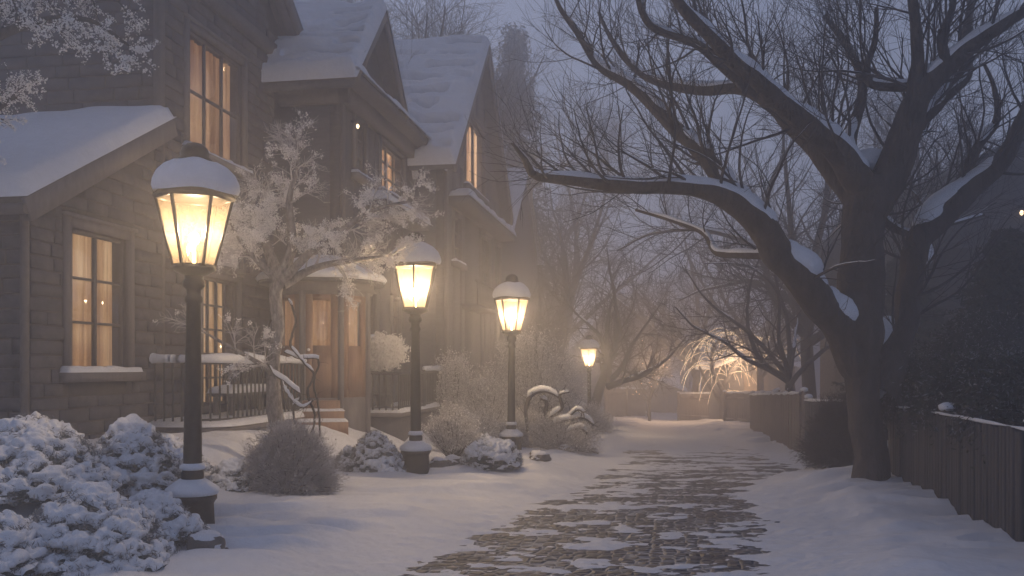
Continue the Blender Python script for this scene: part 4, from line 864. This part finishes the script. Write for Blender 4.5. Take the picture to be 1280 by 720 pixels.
# overhanging growth above the right fence
def hedge(px, Y, r, h, zc, label, seed):
    rng = np.random.default_rng(seed); x = (px - 640) / F * Y; base = (x, Y, gz(x, Y)); root = empty('fence_shrub', base, 0, label, 'shrub', 'shrubs spilling over the right fence')
    n = 260; az = rng.uniform(0, 6.283, n); e = rng.uniform(-.1, 1.3, n); st_ = np.array([x, Y, base[2] + .05]); c = np.array([x, Y, base[2] + zc])
    d = np.column_stack([np.cos(az) * np.cos(e) * r, np.sin(az) * np.cos(e) * r, np.sin(e) * h]) * rng.uniform(.6, 1, (n, 1)); K = 9; t = np.linspace(0, 1, K)[None, :, None]
    P = st_ + (c - st_) * np.minimum(t * 2, 1) + d[:, None] * t + np.array([0, 0, -.35]) * t ** 3 * np.cos(e)[:, None, None]; R = np.linspace(.012, .003, K)[None] + np.zeros((n, 1)); mb = MB(); mb.tubes(P, R, 4)
    a, b = kids(P, R, 12, (.35, 1), (15, 50), .35, 5, .6, .0025, -.05, .1, .5, rng=rng); mb.tubes(a, b, 3); mb.build('stems', M['twig'], root, off=base)
    k = 15000; q = rng.integers(0, len(a), k); i = rng.integers(0, 5, k); C = a[q, i] + rng.normal(size=(k, 3)) * .02; ml = MB(); ml.leaves(C, .030, rng, .3); ml.build('needles', M['needle'], root, off=base)
    k = 3500; q = rng.integers(0, len(a), k); i = rng.integers(0, 5, k); C = a[q, i] + rng.normal(size=(k, 3)) * .02; ml = MB(); ml.leaves(C, .030, rng, .25); ml.build('frosted_needles', M['needlefrost'], root, off=base)
hedge(1150, 10.6, .75, .55, .95, 'drooping dark shrub above the fence just right of the big trunk', 1)
hedge(1225, 9.0, .75, .50, 1.0, 'drooping dark shrub over the middle of the right fence', 2)
hedge(1300, 7.6, .7, .5, 1.0, 'drooping dark shrub over the fence at the right edge', 3)
hedge(1230, 11.5, 1.0, .9, 1.2, 'taller dark shrub behind the fence growth, under the cottage wall', 4)
hedge(1120, 13.0, .9, .7, .9, 'dark shrub behind the big trunk on the fence line', 5)

# frosted ornamental tree by the porch, with a vine of snow
rng = np.random.default_rng(77)
ft = [px_limb([(354, 560, 10.2, 15), (348, 530, 10.2, 11), (340, 470, 10.2, 8.5), (349, 410, 10.2, 8), (345, 370, 10.2, 8), (352, 335, 10.2, 7)], 30, seed=31),
      px_limb([(350, 350, 10.2, 9), (335, 310, 10.3, 6), (322, 270, 10.5, 4), (330, 225, 10.6, 2.5)], 22, seed=32),
      px_limb([(352, 345, 10.2, 8), (365, 300, 10.1, 6), (362, 250, 10.0, 4), (372, 200, 10.0, 2), (370, 170, 10.0, 1.3)], 22, seed=33),
      px_limb([(354, 350, 10.2, 7), (385, 320, 10.0, 5), (425, 290, 9.9, 4), (470, 262, 9.8, 2.5), (520, 250, 9.7, 1.5)], 26, seed=34),
      px_limb([(354, 356, 10.2, 7), (395, 335, 10.4, 4.5), (445, 325, 10.6, 3), (500, 318, 10.8, 1.5)], 22, seed=35),
      px_limb([(348, 350, 10.2, 6), (325, 330, 10.0, 4), (300, 300, 9.9, 2.5), (285, 270, 9.8, 1.5)], 20, seed=36),
      px_limb([(345, 470, 10.2, 5), (320, 452, 10.0, 3), (285, 432, 9.8, 2.2), (255, 415, 9.7, 1.2)], 20, seed=37)]
l1_, l2_, l3_ = [], [], []
for P, R in ft[1:]:
    a, b = kids(P[None], R[None], 15 if P is not ft[-1][0] else 6, (.2, 1), (25, 70), .62, 7, .5, .004, .02, .10, .3, rng=rng, rmax=.01); l1_.append((a, b))
    c, d = kids(a, b, 8, (.15, 1), (25, 60), .30, 5, .6, .003, .0, .12, .4, rng=rng); l2_.append((c, d))
    g, h = kids(c, d, 5, (.1, 1), (25, 60), .13, 4, .6, .0022, .0, .12, .5, rng=rng); l3_.append((g, h))
fx, fy, fz = at(352, 560, 10.2); fb = (fx, fy, gz(fx, fy)); frt = empty('frosted_tree', fb, 0, 'small frosted ornamental tree between the near porch and the entrance, lit by the lamps', 'tree')
mb = MB(); [mb.tubes(P, R, 10) for P, R in ft]; mb.build('trunk', mat_noise('frosted_bark', (.05, .045, .045), (.30, .28, .28), 30, .9, .8, .02, (1, 1, .4)), frt, True, off=fb)
mb = MB(); [mb.tubes(a, b, 4) for a, b in l1_ + l2_ + l3_]; mb.build('crown', M['frostdim'], frt, off=fb)
g, h = cat_(l3_); k = 120000; q = rng.integers(0, len(g), k); i = rng.integers(0, 4, k); C = g[q, i] + rng.normal(size=(k, 3)) * .014
cl = fbm(C * 3.4, 3, 2); C = C[(cl > .04) & (rng.random(len(C)) < np.exp(-np.clip(C[:, 2] - 3.3, 0, 9) * 1.5))]; mb = MB(); mb.leaves(C, .0088, rng, .7); mb.build('frosted_leaves', M['frost'], frt, off=fb)
vine = empty('climbing_vine', (fx, fy, fb[2]), 0, 'snow-covered vine stems curling round the frosted tree trunk and porch rail', 'vine')
vp = [[(388, 548, 10.0, 4), (394, 520, 10.0, 3.5), (384, 490, 9.9, 4), (392, 468, 9.9, 4), (378, 452, 9.9, 4), (364, 430, 9.95, 4), (370, 400, 10.0, 3.5), (360, 372, 10.1, 3)],
      [(372, 545, 10.0, 4), (366, 510, 9.95, 3.5), (376, 496, 9.9, 4), (358, 478, 9.95, 4), (338, 460, 10.0, 3.5), (330, 430, 10.05, 3), (338, 400, 10.1, 2.5)],
      [(400, 545, 10.1, 3), (398, 510, 10.1, 3), (392, 480, 10.05, 3), (398, 450, 10.0, 3.5), (372, 447, 9.95, 3.5), (356, 440, 9.95, 3)],
      [(392, 500, 9.9, 2.5), (376, 508, 9.85, 3), (360, 492, 9.9, 3), (352, 475, 10, 2.5)]]
V_ = [px_limb(v, 40, seed=50 + i) for i, v in enumerate(vp)]; mb = MB()
for P, R in V_:
    P += .012 * np.stack([fbm(P * 14 + q_, 9, 2) for q_ in range(3)], -1); mb.tubes(P, R * (.42 + .12 * fbm(P * 20, 4, 2)), 8)
    a_, b_ = kids(P[None], R[None] * .5, 14, (.1, 1), (30, 80), .16, 5, .5, .002, .0, .2, .4, rng=rng, rmax=.004); mb.tubes(a_, b_, 3)
mb.build('stem', M['bark'], vine, True, off=fb)
mb = MB(); [snow_on(mb, P, R * .85, .85, 10, .7, .16, seed=2) for P, R in V_]; mb.build('stem_snow', M['snow'], vine, True, off=fb)

# frosted boughs of a tree standing outside the view at top left
rng = np.random.default_rng(5); L0 = [px_limb([(-190, 620, 8.6, 40), (-180, 400, 8.6, 30), (-160, 200, 8.6, 24), (-120, 60, 8.6, 18), (-60, -40, 8.6, 12)], 30, seed=60), px_limb([(-150, 160, 8.6, 14), (-90, 110, 8.5, 10), (-30, 60, 8.4, 7), (40, 30, 8.3, 5), (110, 25, 8.2, 3), (165, 60, 8.1, 1.5)], 40, seed=61), px_limb([(-120, 60, 8.6, 12), (-40, 10, 8.7, 8), (60, -10, 8.8, 5), (150, 0, 8.9, 3)], 40, seed=62), px_limb([(-150, 200, 8.6, 12), (-90, 170, 8.8, 8), (-30, 150, 9, 5), (20, 120, 9.1, 3)], 30, seed=63)]
PL = [kids(P[None], R[None], 14, (.3, 1), (25, 70), .7, 7, .4, .005, -.04, .12, .3, rng=rng, rmax=.015) for P, R in L0[1:]]; a, b = cat_(PL); c, d = kids(a, b, 7, (.2, 1), (25, 60), .33, 5, .6, .003, -.06, .12, .5, rng=rng)
lx, ly, lz = at(-190, 620, 8.6); lb = (lx, ly, gz(lx, ly)); lt = empty('frosted_tree', lb, 0, 'frosted boughs reaching in at the top left corner', 'tree'); mb = MB(); [mb.tubes(P, R, 10) for P, R in L0]; mb.build('trunk', M['bark'], lt, True, off=lb)
mb = MB(); mb.tubes(a, b, 4); mb.tubes(c, d, 3); mb.build('crown', M['barkfar'], lt, off=lb); k = 15000; q = rng.integers(0, len(c), k); i = rng.integers(0, 5, k); C = c[q, i] + rng.normal(size=(k, 3)) * .015; mb = MB(); mb.leaves(C, .012, rng, .7); mb.build('frosted_leaves', M['frost'], lt, off=lb)

# topiary ball in a pot on the terrace
tx, ty, tz = at(480, 440, 15.9); tb = (tx, ty, .66); tp = empty('topiary', tb, 0, 'frosted round topiary standing in a pot behind the terrace railing', 'potted plant')
mb = MB(); mb.lathe([(.001, 0), (.12, 0), (.16, .26), (.18, .27), (.18, .30), (.001, .30)], 16, tb); mb.build('pot', M['stone'], tp, True, off=tb)
mb = MB(); mb.tubes(np.array([(tx, ty, .9), (tx + .01, ty, 1.2), (tx, ty, 1.5)]), np.array([.02, .018, .018]), 8); mb.build('stem', M['bark'], tp, True, off=tb)
n = 9000; d = rng.normal(size=(n, 3)); d /= np.linalg.norm(d, axis=1, keepdims=True); C = np.array([tx, ty, tz]) + d * np.array([.42, .42, .35]) * (rng.uniform(.15, 1, (n, 1)) ** .45) * (1 + .5 * fbm(d * 5, 3, 3)[:, None]); mb = MB(); mb.leaves(C, .021, rng, .6); mb.build('ball', M['frost'], tp, off=tb)

# curling snow-laden branches by the road
cx_, cy_, cz_ = at(690, 545, 15.9); cb = (cx_, cy_, gz(cx_, cy_)); cur = empty('curling_shrub', cb, 0, 'curling bare branches thick with snow, right of the third street lamp', 'shrub')
cv = [[(660, 540, 15.9, 3), (657, 515, 15.9, 4), (662, 496, 15.9, 4.5), (676, 489, 15.8, 5), (690, 492, 15.8, 4), (698, 497, 15.8, 2.5)], [(670, 545, 15.8, 3), (690, 520, 15.7, 4), (703, 510, 15.7, 4), (700, 494, 15.7, 3), (712, 490, 15.7, 2)], [(680, 548, 15.7, 4), (694, 530, 15.6, 4.5), (712, 524, 15.6, 5), (730, 522, 15.6, 4), (742, 532, 15.6, 2.5)], [(690, 545, 15.6, 3), (706, 540, 15.5, 4), (726, 534, 15.5, 4), (736, 544, 15.5, 2)], [(676, 540, 16, 3), (684, 505, 16, 4), (676, 498, 16, 3)], [(710, 522, 15.6, 3), (722, 512, 15.5, 3), (730, 516, 15.5, 2)]]
V_ = [px_limb(v, 26, seed=80 + i) for i, v in enumerate(cv)]; mb = MB(); [mb.tubes(P, R * .6, 8) for P, R in V_]; _k = [kids(P[None], R[None] * .5, 16, (.2, 1), (30, 70), .28, 5, .5, .004, .03, .15, .4, rng=rng, rmax=.008) for P, R in V_]; [mb.tubes(a_, b_, 3) for a_, b_ in _k]; mb.build('branches', M['bark'], cur, True, off=cb)
mb = MB(); [snow_on(mb, P, R, .82, 12, .62, .16, seed=4) for P, R in V_]; mb.build('branch_snow', M['snow'], cur, True, off=cb)

# stones at the verge
for i, (px, py, Y, r, lab) in enumerate([(674, 583, 13.4, .16, 'round stone at the road edge below the third lamp'), (706, 562, 15.1, .13, 'stone in front of the curling branches'), (736, 556, 16.2, .16, 'flat stone at the tip of the wide twiggy bush'),
        (258, 700, 6.35, .15, 'square stone block at the foot of the nearest lamp'), (548, 600, 11.5, .14, 'kerb stone nearest the second lamp base'), (566, 597, 11.8, .13, 'kerb stone between the second lamp and the mound shrub'), (584, 596, 11.9, .11, 'kerb stone touching the low mound shrub'), (668, 588, 12.6, .07, 'pebble beside the round verge stone')]):
    x = (px - 640) / F * Y; z = gz(x, Y); mb = MB(); mb.blob((x, Y, z + r * .25), (r, r * .8, r * .6), 100 + i, .5, 1.4, 20, 12); st = mb.build('stone', M['stone'], None, True, off=(x, Y, z)); st.location = (x, Y, z); tag(st, lab, 'stone', 'stones along the left verge')
    mb = MB(); mb.blob((x, Y, z + r * .42), (r * .88, r * .72, r * .50), 100 + i, .5, 1.4, 20, 12); mb.build('stone_snow', M['snow'], st, True, off=(x, Y, z))

# ------------------------------------------------------------------ fences
def fence(pts, h, label, mat='fence', bw=.10, seed=0, snow=True, capw=.05, name='board_fence'):
    """pts: world (x, y) corners"""
    rg = random.Random(seed); P = [Vector(p) for p in pts]; b = (P[0].x, P[0].y, float(base_z(P[0].x, P[0].y))); root = empty(name, b, 0, label, 'fence'); mb = MB(); mr = [MB(), MB()]; ms = MB()
    for i in range(len(P) - 1):
        d = P[i + 1] - P[i]; L_ = d.length; t = d / L_; nrm = Vector((-t.y, t.x)); n = int(L_ / bw)
        for k in range(n):
            q = P[i] + t * (k + .5) * bw; z0 = float(base_z(q.x, q.y)) - .1; z1 = z0 + .1 + h + rg.uniform(-.025, .02); off = rg.uniform(-.006, .006); w = bw * .46; tl = rg.uniform(-.006, .006)
            c = []
            for zz, sh in ((z0, 0), (z1, tl)):
                for (i_, j_) in ((-1, -1), (1, -1), (1, 1), (-1, 1)):
                    p = q + t * (i_ * w + sh) + nrm * (j_ * .011 + off); c.append((p.x, p.y, zz))
            mb.hexa(c)
        m_ = max(1, int(L_ / 2.2))
        for k in range(m_ + (1 if i == len(P) - 2 else 0)):
            q = P[i] + t * L_ * k / m_; z0 = float(base_z(q.x, q.y)) - .1; qq = q + nrm * (-.075); mp = MB(); mp.box(qq.x - .05, qq.x + .05, qq.y - .05, qq.y + .05, z0, z0 + h + .16); mp.build('post', M[mat], root, off=b)
            ms.blob((qq.x, qq.y, z0 + h + .17), (.075, .075, .05), k, .2, 2, 12, 8)
        for ri, zz in enumerate((.25, h - .2)):
            a = P[i] - nrm * .035; c = P[i + 1] - nrm * .035; K = max(2, int(L_ / 1.0))
            for j in range(K):
                p0 = a.lerp(c, j / K); p1 = a.lerp(c, (j + 1) / K); mr[ri].bar((p0.x, p0.y, float(base_z(p0.x, p0.y)) + zz), (p1.x, p1.y, float(base_z(p1.x, p1.y)) + zz), .04, .08)
        if snow:
            K = max(8, int(L_ / .07)); T_ = np.linspace(0, L_, K); X = P[i].x + t.x * T_; Y = P[i].y + t.y * T_; nzv = fbm(np.column_stack([X * 2.5, Y * 2.5, 0 * X]), 5, 3); Z = base_z(X, Y) + h + .012
            ms.tubes(np.column_stack([X, Y, Z]), capw * np.clip(.55 + .6 * nzv, .12, 1.2), 8)
    mb.build('boards', M[mat], root, off=b); [q_.build('rail', M[mat], root, off=b) for q_ in mr]; ms.build('fence_snow', M['roofsnow'], root, True, off=b)
    return root
fence([(3.60, 5.3), (3.76, 6.46), (4.66, 10.9)], .98, 'dark board fence in the lower right corner', seed=1, bw=.085, capw=.02)
fence([(4.80, 11.6), (5.25, 15.8)], 1.02, 'dark board fence section left of the big tree trunk', seed=2, bw=.09, capw=.03)
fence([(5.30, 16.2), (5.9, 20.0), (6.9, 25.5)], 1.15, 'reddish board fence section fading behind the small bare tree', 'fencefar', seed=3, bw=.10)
def ff(pa, pb, Y1, Y2): return [((pa - 640) / F * Y1, Y1), ((pb - 640) / F * Y2, Y2)]
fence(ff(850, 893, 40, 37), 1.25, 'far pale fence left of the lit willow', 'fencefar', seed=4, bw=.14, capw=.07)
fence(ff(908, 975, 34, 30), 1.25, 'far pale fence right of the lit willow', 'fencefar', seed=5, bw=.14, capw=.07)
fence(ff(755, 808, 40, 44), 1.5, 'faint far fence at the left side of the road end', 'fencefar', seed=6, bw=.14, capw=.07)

# small snow-roofed sheds at the end
def shed(px, Y, w, d, h, rh, label, mat='siding2'):
    x = (px - 640) / F * Y; z = float(base_z(x, Y)); b = (x, Y, z); r = empty('shed', b, 0, label, 'shed'); mb = MB(); X0, X1, Y0, Y1 = x - w / 2, x + w / 2, Y, Y + d
    mb.box(X0, X1, Y0, Y1, z - .2, z + h); mb.add([(X0, Y0, z + h), (X1, Y0, z + h), (x, Y0, z + h + rh), (X0, Y1, z + h), (X1, Y1, z + h), (x, Y1, z + h + rh)], [(0, 1, 2, 2), (3, 5, 4, 4), (0, 2, 5, 3), (1, 4, 5, 2)]); mb.build('wall', M[mat], r, off=b, clean=True)
    mb = MB(); snow_slab(mb, (X0 - .3, Y0 - .3, z + h - .1), (x, Y0 - .3, z + h + rh + .05), (x, Y1, z + h + rh + .05), (X0 - .3, Y1, z + h - .1), .25, 20, 20, 3); snow_slab(mb, (x, Y0 - .3, z + h + rh + .05), (X1 + .3, Y0 - .3, z + h - .1), (X1 + .3, Y1, z + h - .1), (x, Y1, z + h + rh + .05), .25, 20, 20, 4); mb.build('roof_snow', M['roofsnow'], r, True, off=b)
    mb = MB(); mb.box(x - .5, x + .5, Y0 - .04, Y0 - .001, z, z + min(2.0, h - .2)); mb.build('door', M['fencefar'], r, off=b)
    return r
shed(824, 50, 2.6, 3, 1.3, .5, 'low snow-roofed shed closing the end of the road')
shed(945, 36, 3.2, 3, 2.3, .6, 'snow-roofed shed behind the far right fence')
shed(775, 54, 5, 6, 4.0, 3.2, 'faint steep-roofed house in the haze at the left of the road end')
shed(1010, 60, 7, 6, 4.5, 3.5, 'faint house silhouette in the haze behind the right trees')

# dark cottage at the right
cz = 0; cxx, cyy = 8.4, 17.5; bz0 = float(base_z(cxx, cyy)); cb = (cxx, cyy, bz0); cot = empty('cottage', cb, 0, 'dark cottage with rounded snowy roof behind the right fence growth', 'house')
mb = MB(); mb.box(8.4, 15, 17.5, 24, bz0 - .3, 3.8); mb.box(7.7, 8.398, 18.2, 21, bz0 - .3, 2.6)
n = 16; pr = [(11.0 + 2.6 * math.cos(t), 3.8 + 2.2 * math.sin(t)) for t in np.linspace(math.pi, 0, n)]
V = [(p[0], 17.5, p[1]) for p in pr] + [(p[0], 24, p[1]) for p in pr]; mb.add(V + [(11, 17.5, 3.8)], [(i, i + 1, 2 * n, 2 * n) for i in range(n - 1)]); mb.build('wall', M['siding'], cot, off=cb)
mb = MB(); pr2 = [(11.0 + 2.85 * math.cos(t), 3.7 + 2.4 * math.sin(t)) for t in np.linspace(math.pi, 0, n)]
V = [(p[0], 17.2, p[1]) for p in pr2] + [(p[0], 24, p[1]) for p in pr2] + [(p[0], 17.2, p[1] - .12) for p in pr2]; mb.add(V, [(i, i + 1, n + i + 1, n + i) for i in range(n - 1)] + [(i, i + 1, 2 * n + i + 1, 2 * n + i) for i in range(n - 1)]); mb.build('roof', M['roof'], cot, True, off=cb)
mb = MB(); snow_slab(mb, (13.6, 17.2, 3.82), (15.2, 17.2, 3.82), (15.2, 24, 3.82), (13.6, 24, 3.82), .2, 20, 30, 1); snow_slab(mb, (7.5, 18.0, 2.62), (8.39, 18.0, 2.9), (8.39, 21.2, 2.9), (7.5, 21.2, 2.62), .2, 20, 30, 1); mb.build('roof_snow', M['roofsnow'], cot, True, off=cb)
mb = MB(); wx, wy, wz = at(1277, 266, 17.40); mb.blob((wx, wy, wz), (.035, .035, .05), 1, 0, n=10, m=8); lp = mb.build('wall_lamp', M['spark'], cot, True, off=cb)
mb = MB()
for (a, c, z0, z1) in ((9.0, 9.9, 1.2, 2.4), (11.5, 12.3, 1.2, 2.4)):
    for q in ((a, a + .08, z0, z1), (c - .08, c, z0, z1), (a + .08, c - .08, z0, z0 + .08), (a + .08, c - .08, z1 - .08, z1), ((a + c) / 2 - .02, (a + c) / 2 + .02, z0 + .08, z1 - .08)): mb.box(q[0], q[1], 17.44, 17.497, q[2], q[3])
    mb2 = MB(); mb2.box(a + .08, c - .08, 17.47, 17.49, z0 + .08, z1 - .08); mb2.build('pane', M['darkroom'], cot, off=cb)
mb.build('window', M['trim'], cot, off=cb)

# willow hung with fairy lights
rng = np.random.default_rng(9); Yw = 35.5; wx = (925 - 640) / F * Yw; wzb = gz(wx, Yw); wb = (wx, Yw, wzb)
wil = empty('lit_willow', wb, 0, 'drooping tree wrapped in glowing warm lights at the far end of the road', 'tree')
P0 = px_limb([(903, 530, Yw, 5), (902, 500, Yw, 4), (910, 470, Yw, 4), (930, 445, Yw, 3.5), (945, 430, Yw, 2.5)], 20, seed=90); P1 = px_limb([(905, 490, Yw, 3), (890, 460, Yw - .5, 2.5), (895, 430, Yw - .5, 2), (915, 418, Yw - .5, 1.5)], 16, seed=91); P2 = px_limb([(905, 480, Yw, 3), (930, 440, Yw + .6, 2.5), (960, 425, Yw + .8, 2)], 16, seed=92); P3 = px_limb([(902, 505, Yw, 2.5), (885, 480, Yw, 2), (872, 455, Yw, 1.5), (862, 430, Yw, 1)], 16, seed=93)
mb = MB(); [mb.tubes(P, R, 8) for P, R in (P0, P1, P2, P3)]
K = 14; lines = []
for (P, R) in (P0, P1, P2):
    n = 42; q = rng.integers(len(P) // 3, len(P), n); p = P[q]; az = rng.uniform(0, 6.283, n); d = np.column_stack([np.cos(az), np.sin(az), rng.uniform(.5, 1.4, n)]); d /= np.linalg.norm(d, axis=1, keepdims=True); ln = rng.uniform(1.2, 2.4, n); pts = [p]
    for k in range(1, K): d = d + np.array([0, 0, -.20]) + rng.normal(size=(n, 3)) * .03; d /= np.linalg.norm(d, axis=1, keepdims=True); p = p + d * (ln / (K - 1))[:, None]; pts.append(p)
    lines.append(np.stack(pts, 1))
LN = np.concatenate(lines); LN[..., 2] = np.maximum(LN[..., 2], wzb + .3); mb.tubes(LN, np.full(LN.shape[:2], .008), 3); mb.build('trunk', M['barkfar'], wil, True, off=wb)
sel = LN[rng.random(len(LN)) < .75]; mb = MB()
mb.tubes(sel + np.array([0, -.02, .012]), np.full(sel.shape[:2], .008), 3)
mb.build('light_string', M['fairy'], wil, off=wb)
# sparkling branches of a small tree left of it
rng = np.random.default_rng(14)
tr_, lv_ = auto_tree(812, 38, 3.6, 'small bare tree dotted with tiny lights at the end of the road', .9, 5, 55, 0, .06, .3, levels=2, twr=1.0, name='lit_tree', group=None)
c = lv_[1][0]; q = rng.integers(0, len(c), 60); C = c[q, 3]; mb = MB(); [mb.blob(p, (.022, .022, .022), 0, 0, n=6, m=4) for p in C]; mb.build('light_string', M['fairy'], tr_, off=tuple(tr_.location))
for (px, py, Y, e) in ((925, 455, 35, 400), (816, 455, 37.5, 380)):
    l = bpy.data.lights.new('string_glow', 'POINT'); l.energy = e; l.color = (1, .62, .34); l.shadow_soft_size = .6; o = bpy.data.objects.new('string_light_glow', l); COL.objects.link(o); o.location = at(px, py, Y)

# far woods closing the view beyond the houses and the bend
rng = np.random.default_rng(201); n = 420; X = rng.uniform(-40, 75, n); Y = rng.uniform(62, 84, n); H = 7.5 + 3.0 * fbm(np.column_stack([X * .12, Y * .1, 0 * X]), 3, 2) + rng.uniform(-1.5, 1.5, n); K = 9; t = np.linspace(0, 1, K)
P = np.stack([X[:, None] + rng.normal(size=(n, 1)) * .8 * t, Y[:, None] + 0 * t[None], -1.3 + H[:, None] * t[None]], -1); R = .13 * (1 - .85 * t)[None] * rng.uniform(.6, 1.2, (n, 1)); mb = MB(); mb.tubes(P, R, 4)
a, b = kids(P, R, 22, (.18, 1), (25, 65), 2.6, 6, .45, .02, .08, .1, .4, rng=rng); mb.tubes(a, b, 3); c, d = kids(a, b, 5, (.2, 1), (25, 60), 1.2, 4, .6, .013, .05, .1, .6, rng=rng); mb.tubes(c, d, 3)
tag(mb.build('far_woods', M['barkfar']), kind='stuff')

# ------------------------------------------------------------------ haze
mb = MB(); mb.box(-199, 199, -13.5, 141, -2.6, 20.0)
hz = mb.build('haze', M['snow']); hz.data.materials.clear(); tag(hz, kind='stuff')
hm = bpy.data.materials.new('haze'); hm.use_nodes = True; nt = hm.node_tree; nt.nodes.clear(); out = nt.nodes.new('ShaderNodeOutputMaterial'); pv = nt.nodes.new('ShaderNodeVolumePrincipled')
pv.inputs['Color'].default_value = (.93, .93, .97, 1); pv.inputs['Density'].default_value = .020; pv.inputs['Anisotropy'].default_value = .6
L(nt, pv.outputs[0], out.inputs['Volume']); hz.data.materials.append(hm)

# ------------------------------------------------------------------ light, sky, camera
SUNEL, SUNAZ = math.radians(16), math.radians(-58)               # low sun behind the cloud, beyond the houses
wd = bpy.data.worlds.new('World'); sc.world = wd; wd.use_nodes = True; nt = wd.node_tree; bg = nt.nodes['Background']
sky = nt.nodes.new('ShaderNodeTexSky'); sky.sky_type = 'NISHITA'; sky.sun_disc = False; sky.sun_elevation = SUNEL; sky.sun_rotation = SUNAZ; sky.air_density = 1.0; sky.dust_density = 1.0; sky.ozone_density = 2.0
hs = nt.nodes.new('ShaderNodeHueSaturation'); hs.inputs['Saturation'].default_value = .36; L(nt, sky.outputs[0], hs.inputs['Color'])
tn = nt.nodes.new('ShaderNodeMix'); tn.data_type = 'RGBA'; tn.blend_type = 'MULTIPLY'; tn.inputs[0].default_value = 1; tn.inputs[7].default_value = (.72, .78, 1.02, 1); L(nt, hs.outputs[0], tn.inputs[6]); L(nt, tn.outputs[2], bg.inputs[0]); bg.inputs[1].default_value = .125
sl = bpy.data.lights.new('sun', 'SUN'); sl.energy = .4; sl.angle = math.radians(35); sl.color = (1, .93, .88); so = bpy.data.objects.new('sun', sl); COL.objects.link(so)
dv = Vector((math.sin(SUNAZ) * math.cos(SUNEL), math.cos(SUNAZ) * math.cos(SUNEL), math.sin(SUNEL))); so.rotation_euler = dv.to_track_quat('Z', 'Y').to_euler(); so.location = (0, 0, 30)
cam = bpy.data.cameras.new('camera'); co = bpy.data.objects.new('camera', cam); COL.objects.link(co); co.location = (0, 0, CH); co.rotation_euler = (math.radians(90), 0, 0)
cam.sensor_width = 36; cam.lens = F / 1280 * 36; cam.shift_y = (HOR - 360) / 1280; cam.clip_end = 500; cam.clip_start = .05; sc.camera = co
sc.render.engine = 'CYCLES'; cy = sc.cycles; cy.max_bounces = 6; cy.diffuse_bounces = 3; cy.glossy_bounces = 2; cy.transmission_bounces = 4; cy.volume_bounces = 2; cy.transparent_max_bounces = 12
cy.use_denoising = True; cy.use_adaptive_sampling = True; cy.adaptive_threshold = .02; cy.sample_clamp_indirect = 4.0; cy.caustics_reflective = False; cy.caustics_refractive = False
try: cy.denoiser = 'OPENIMAGEDENOISE'
except Exception: pass
sc.view_settings.view_transform = 'Standard'; sc.view_settings.look = 'None'; sc.view_settings.exposure = 0.02; sc.view_settings.gamma = 1
